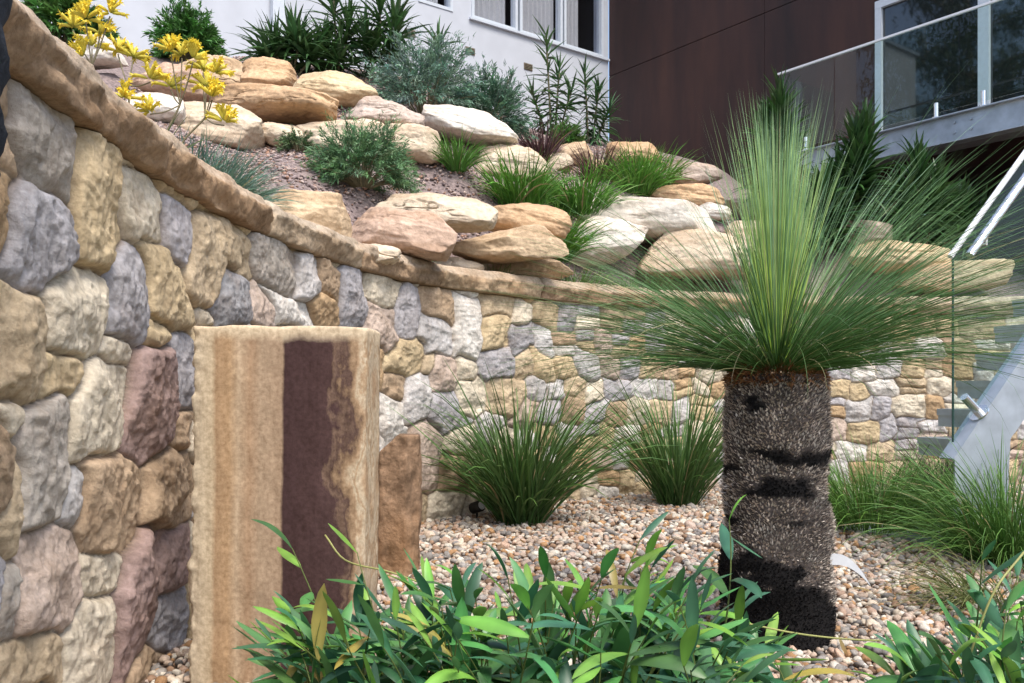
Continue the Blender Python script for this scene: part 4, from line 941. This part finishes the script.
tuft('blue_grass', up(196, 172, 4.7), 1300, (.28, .5), (.005, .009), .2, (.10, .19, .15), 'blue green fine leaved tuft just behind the wall capping at left', 'grass clump', 51, (.17, .28, .22), (25, 85), (.2, 1.2))
tuft('blue_grass', up(172, 150, 4.7), 700, (.25, .46), (.005, .009), .18, (.10, .19, .15), 'blue green fine leaved tuft under the kangaroo paw flowers', 'grass clump', 52, (.17, .28, .22), (25, 85), (.2, 1.2))
tuft('pale_grass', up(252, 170, 5.6), 130, (.12, .26), (.005, .009), .06, (.24, .30, .15), 'pale striped little grass tuft on the mulch above the blue green tuft', 'grass clump', 53, (.5, .52, .36), (35, 85), (.4, 1.5))
tuft('pale_grass', up(275, 182, 5.75), 110, (.08, .18), (.005, .008), .06, (.16, .28, .07), 'small yellow green tuft low on the mulch above the squared tan block', 'grass clump', 54, (.35, .42, .2), (20, 75), (.4, 1.5))
tuft('pale_grass', up(492, 200, 7.3), 120, (.12, .26), (.005, .009), .07, (.2, .3, .13), 'pale grass tuft behind the long cream boulder', 'grass clump', 55, (.42, .48, .3), (30, 85), (.4, 1.5))
tuft('mat_rush', up(457, 167, 7.75), 260, (.22, .42), (.008, .013), .08, (.07, .19, .03), 'green strappy clump at the low end of the white tilted boulder', 'grass clump', 56, (.12, .27, .05), (45, 88), (.3, 1.4))
for (px, py, d, n_), lb in zip([(520, 208, 7.9, 260), (548, 214, 7.8, 320), (580, 208, 8.4, 260), (633, 194, 9.6, 320), (652, 186, 10.0, 180)],
    ['bright green strappy clump leftmost of the row behind the lower boulders', 'bright green strappy clump directly above the orange topped boulder', 'bright green strappy clump above the left end of the broad whitish slab', 'bright green strappy clump above the middle of the broad whitish slab', 'smaller green strappy clump beside the stacked tan orange boulder']):
    tuft('mat_rush', up(px, py, d), int(n_ * 1.6), (.3, .62), (.010, .017), .2, (.075, .21, .025), lb, 'grass clump', 60 + px, (.13, .31, .045), (40, 88), (.3, 1.4), group='green clumps behind the lower boulders')
tuft('red_grass', up(428, 192, 7.1), 130, (.15, .32), (.005, .009), .07, (.12, .075, .05), 'reddish brown tuft right of the round grey green bush', 'grass clump', 71, (.2, .13, .08), (35, 85), (.3, 1.3))
tuft('purple_grass', up(541, 160, 9.9), 190, (.3, .62), (.010, .018), .12, (.075, .03, .04), 'dark purple strappy plant left of the tall canes', 'purple plant', 72, (.13, .07, .075), (45, 88), (.2, 1.2))
tuft('purple_grass', up(598, 188, 9.7), 190, (.3, .6), (.010, .018), .12, (.075, .03, .035), 'dark purple strappy plant below the rusty wall corner, beside the bright green clumps', 'purple plant', 73, (.14, .07, .07), (45, 88), (.2, 1.2))
tuft('grass_clump', up(497, 282, 7.15), 90, (.12, .28), (.004, .007), .1, (.09, .2, .04), 'short green tuft behind the capping below the tan boulder', 'grass clump', 74, (.15, .28, .07), (40, 88), (.2, 1.2))
tuft('grass_clump', up(572, 285, 7.75), 420, (.15, .36), (.005, .009), .28, (.09, .21, .05), 'low green grass behind the capping under the pale pointed boulder', 'grass clump', 75, (.16, .28, .09), (35, 88), (.3, 1.4))
tuft('grass_clump', up(640, 288, 8.1), 380, (.15, .34), (.005, .009), .28, (.08, .19, .05), 'low green grass behind the capping beside the grass tree leaf tips', 'grass clump', 77, (.15, .27, .09), (35, 88), (.3, 1.4))
tuft('grass_clump', up(420, 268, 6.35), 40, (.1, .3), (.004, .006), .06, (.1, .2, .05), 'few upright grass blades behind the capping near its joint', 'grass clump', 76, (.18, .28, .08), (55, 88), (.1, .8))

def strappy(name, c, heads, label, seed, colr, L=(.35, .55), W=(.025, .04), nl=46, whorl=0, tip=None, group=None, ew=(-10, 88), cat='strappy plant'):
    """cane plant: each head is (dx, dy, stem height); leaves crown the cane or, with whorl, clothe it"""
    r = np.random.default_rng(seed); root = tag(empty(name, c), label, cat, group); ms, ml = MB(), MB()
    for dx, dy, h in heads:
        p = np.array([[dx * .25, dy * .25, -.03], [dx * .6, dy * .6, h * .5], [dx, dy, h]]); pts = catmull(p, .04) if h > .15 else p
        ms.tube(pts, .014, 6, np.array([.16, .14, .08]), False)
        n = nl; t = (np.linspace(1 - whorl, 1, n) + r.normal(0, .01, n)).clip(0, 1) if whorl else np.full(n, 1.0) - r.uniform(0, .12, n)
        idx = (t * (len(pts) - 1)).astype(int); B = pts[idx]
        az = np.arange(n) * 2.4 + r.normal(0, .3, n); q = (np.arange(n) / n); e = R(1) * (ew[0] + (ew[1] - ew[0]) * (q ** 1.1) + r.normal(0, 9, n))
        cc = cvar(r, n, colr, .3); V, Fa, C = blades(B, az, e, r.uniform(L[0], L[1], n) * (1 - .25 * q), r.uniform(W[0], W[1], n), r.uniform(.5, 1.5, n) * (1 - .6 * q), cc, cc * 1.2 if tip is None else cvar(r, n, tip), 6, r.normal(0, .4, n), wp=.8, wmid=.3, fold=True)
        ml.add(V, Fa, C)
    ms.build('stems', M['bark'], root, True); ml.build('leaves', M['gloss_leaf'], root, True); return root
DK = (.045, .10, .035)
strappy('strap_plant', up(290, 76, 9.7), [(-.18, 0, .28), (.12, -.05, .34), (.02, .1, .42), (.25, .05, .2), (-.28, .05, .18)], 'dense dark strappy plant by the downpipe, above the orange boulders', 81, DK, (.42, .68), (.04, .06), 64)
strappy('dracaena', up(338, 78, 9.9), [(-.05, 0, .98), (.12, .05, .62), (-.16, .05, .40), (.02, -.05, .25)], 'tall cane plant with drooping strap leaves, left of two before the white wall', 82, DK, (.38, .62), (.035, .05), 62, .45)
strappy('dracaena', up(380, 78, 9.9), [(.0, 0, 1.02), (-.18, .05, .55), (.14, .05, .38), (.2, -.05, .7)], 'tall cane plant with drooping strap leaves, right of two before the white wall', 83, DK, (.38, .62), (.035, .05), 62, .45)
strappy('dracaena', up(438, 80, 10.5), [(0, 0, .62)], 'small single headed cane plant rising behind the taller grey green shrub', 84, (.06, .13, .05), (.3, .46), (.035, .05), 40, .25)
strappy('cane_plant', up(553, 140, 12.6), [(-.1, 0, 1.5), (.1, .1, 1.1), (.28, 0, .75), (-.3, .1, .7)], 'tall leafy cane plant against the white wall under the windows', 85, (.05, .115, .04), (.3, .5), (.03, .045), 60, .85, ew=(-30, 65))
strappy('cane_plant', up(590, 144, 12.6), [(-.08, 0, 1.05), (.14, .1, .85), (.3, .05, .55)], 'leafy cane plant at the corner of white and rusty walls', 86, (.045, .10, .04), (.3, .48), (.03, .045), 60, .85, ew=(-30, 65))
VD = (.03, .075, .022)
for (px, d, hs), lb, sd in zip([(780, 9.6, [(0, 0, 1.55), (-.16, .05, 1.3), (.16, .1, 1.0), (-.05, 0, .7)]), (822, 9.3, [(0, 0, .8), (.16, 0, .6), (-.16, 0, .5)]), (855, 9.4, [(0, 0, 1.2), (.14, .05, 1.35), (-.14, .1, .9)]), (918, 9.4, [(0, 0, 1.05), (.22, 0, .8), (-.22, 0, .7)]), (960, 9.7, [(0, 0, .7), (.25, 0, .55), (-.2, 0, .4)])],
    ['dark spiky cane plant in front of the left end of the glass balcony', 'short dark spiky cane plant below the balcony glass, between two taller ones', 'dark spiky cane plant before the left end of the balcony edge beam', 'dark spiky cane plant reaching up to the underside of the balcony beam', 'low dark spiky cane plant in the shade beneath the balcony'], (91, 92, 93, 94, 95)):
    c = at(px, 240, d); c[2] = float(ter(c[0], c[1])); strappy('spiky_cane_plant', c, hs, lb, sd, VD, (.34, .56), (.05, .07), 130, .6, ew=(5, 85), group='dark cane plants by the balcony')

# ------------------------------------------------------------------ kangaroo paw
r = np.random.default_rng(99); c = up(135, 150, 3.95)
kp = tag(empty('kangaroo_paw', c), 'kangaroo paw with yellow flower heads on thin branching stems behind the wall capping', 'flowering plant')
mb = MB(); n = 40; a = r.uniform(0, 6.28, n); V, Fa, C = blades(np.stack([.08 * np.cos(a), .08 * np.sin(a), 0 * a], -1), a, R(1) * r.uniform(40, 85, n), r.uniform(.25, .45, n), r.uniform(.010, .016, n), r.uniform(.3, 1.2, n), cvar(r, n, (.09, .17, .06)), cvar(r, n, (.14, .22, .09)), 6)
mb.add(V, Fa, C).build('leaves', M['leaf'], kp, True)
fl = [(110, 14), (73, 28), (86, 20), (92, 47), (83, 58), (118, 52), (133, 58), (171, 52), (193, 60), (215, 74), (171, 88), (150, 80), (206, 88), (124, 99), (150, 112), (224, 123), (212, 98), (100, 34), (182, 56), (203, 70)]
forks = {0: (92, 66, 3.9), 1: (180, 105, 4.0), 2: (128, 85, 3.95), 3: (205, 118, 4.0)}
ms = MB()
for k, q in forks.items():
    P = at(*q) - c; b = np.array([P[0] * .3, P[1] * .3, 0]); ms.tube(catmull(np.array([b, (b + P) / 2 + (0, 0, .06), P]), .03), np.array(.0045), 6, np.array([.14, .13, .06]), False)
for px, py in fl:
    d = r.uniform(3.8, 4.1); P = at(px, py, d) - c
    k = min(forks, key=lambda q: (forks[q][0] - px) ** 2 + (forks[q][1] - py - 25) ** 2); f = at(*forks[k]) - c
    ms.tube(catmull(np.array([f, (f + P) / 2 + (0, 0, -.015), P - (0, 0, .01)]), .02), np.array(.003), 6, np.array([.20, .15, .06]), False)
    fh = MB(); out = P - f; a0 = math.atan2(out[1], out[0])
    for q in range(r.integers(11, 17)):
        aa = a0 + r.normal(0, 1.2); ee = R(r.uniform(5, 85)); L = r.uniform(.048, .078); t = np.linspace(0, 1, 6)
        e_ = ee - .5 * t + .2; dv = np.stack([np.cos(e_) * math.cos(aa), np.cos(e_) * math.sin(aa), np.sin(e_)], -1); pts = np.cumsum(dv * L / 6, 0)
        cy = np.array([.88, .72, .09]) * r.uniform(.85, 1.1); gy = np.array([.55, .55, .10])
        fh.tube(pts, np.array([.0025, .006, .0075, .007, .0075, .009]), 6, np.linspace(0, 1, 6)[:, None] ** .5 * cy + (1 - np.linspace(0, 1, 6)[:, None] ** .5) * gy)
        # the flared claw-like petals at the mouth
        m_ = 5; an = np.arange(m_) * 1.256; V, Fa, C = blades(np.tile(pts[-1], (m_, 1)), aa + np.cos(an) * .8, np.full(m_, e_[-1]) + np.sin(an) * .7, np.full(m_, .024), np.full(m_, .010), np.full(m_, .8), np.tile(cy, (m_, 1)), np.tile(cy * 1.05, (m_, 1)), 3); fh.add(V, Fa, C)
    o = fh.build('flower_head', M['petal'], kp, True); o.location = tuple(P)
ms.build('stems', M['bark'], kp, True)

# ------------------------------------------------------------------ gum trees at the side of the house, seen mirrored in the balcony doors
for (x, y, h, lb, sd) in ((-11.0, 7.6, 9.5, 'tall gum tree mirrored in the balcony door pane, nearer the house', 201), (-15.0, 4.5, 12.0, 'tall spreading gum tree mirrored in the balcony door pane, farther from the house', 202)):
    r = np.random.default_rng(sd); c = np.array([x, y, float(ter(np.array([x]), np.array([y]))[0]) - .1]); root = tag(empty('gum_tree', c), lb, 'tree', 'gum trees mirrored in the balcony doors')
    mb = MB(); P = np.array([[0, 0, 0], [.15, .1, h * .3], [.0, -.1, h * .6], [.3, .1, h * .95]]); T = catmull(P, .2); mb.tube(T, np.linspace(.24, .05, len(T)), 10, np.array([.30, .26, .22])); ml = MB()
    for q in range(26):
        t = r.uniform(.3, .98); b = T[int(t * (len(T) - 1))]; a = r.uniform(0, 6.28); L = (1.25 - t) * h * .42
        e = b + np.array([math.cos(a) * L, math.sin(a) * L, L * r.uniform(.2, .7)]); m_ = (b + e) / 2 + (0, 0, .2); l_ = catmull(np.array([b, m_, e]), .2)
        mb.tube(l_, np.linspace(.07, .015, len(l_)), 6, np.array([.30, .26, .22]), False)
        n = 420; k = r.uniform(.35, 1.05, n); B = b + (e - b) * k[:, None] + r.normal(0, .32, (n, 3)) * np.array([1, 1, .7])
        V, Fa, C = blades(B, r.uniform(0, 6.28, n), r.uniform(-1.3, .3, n), r.uniform(.12, .26, n), r.uniform(.04, .07, n), r.uniform(0, .5, n), cvar(r, n, (.06, .10, .045)), cvar(r, n, (.07, .115, .05)), 2); ml.add(V, Fa, C)
    mb.build('trunk', M['bark'], root, True); ml.build('crown', M['leaf'], root, True)

r = np.random.default_rng(303); n = 150; X = r.uniform(-.6, 2.6, n); Y = r.uniform(2.7, 6.2, n); a = r.uniform(0, 6.28, n)
V, Fa, C = blades(np.stack([X, Y, gz(X, Y) + r.uniform(.022, .036, n)], -1), a, r.normal(.05, .18, n), r.uniform(.03, .085, n), r.uniform(.006, .016, n), r.uniform(-.6, .8, n), cvar(r, n, (.24, .15, .07), .4), cvar(r, n, (.30, .20, .10), .4), 4)
o = MB().add(V, Fa, C).build('leaf_litter', M['leaf'], None, True); tag(o, kind='stuff')
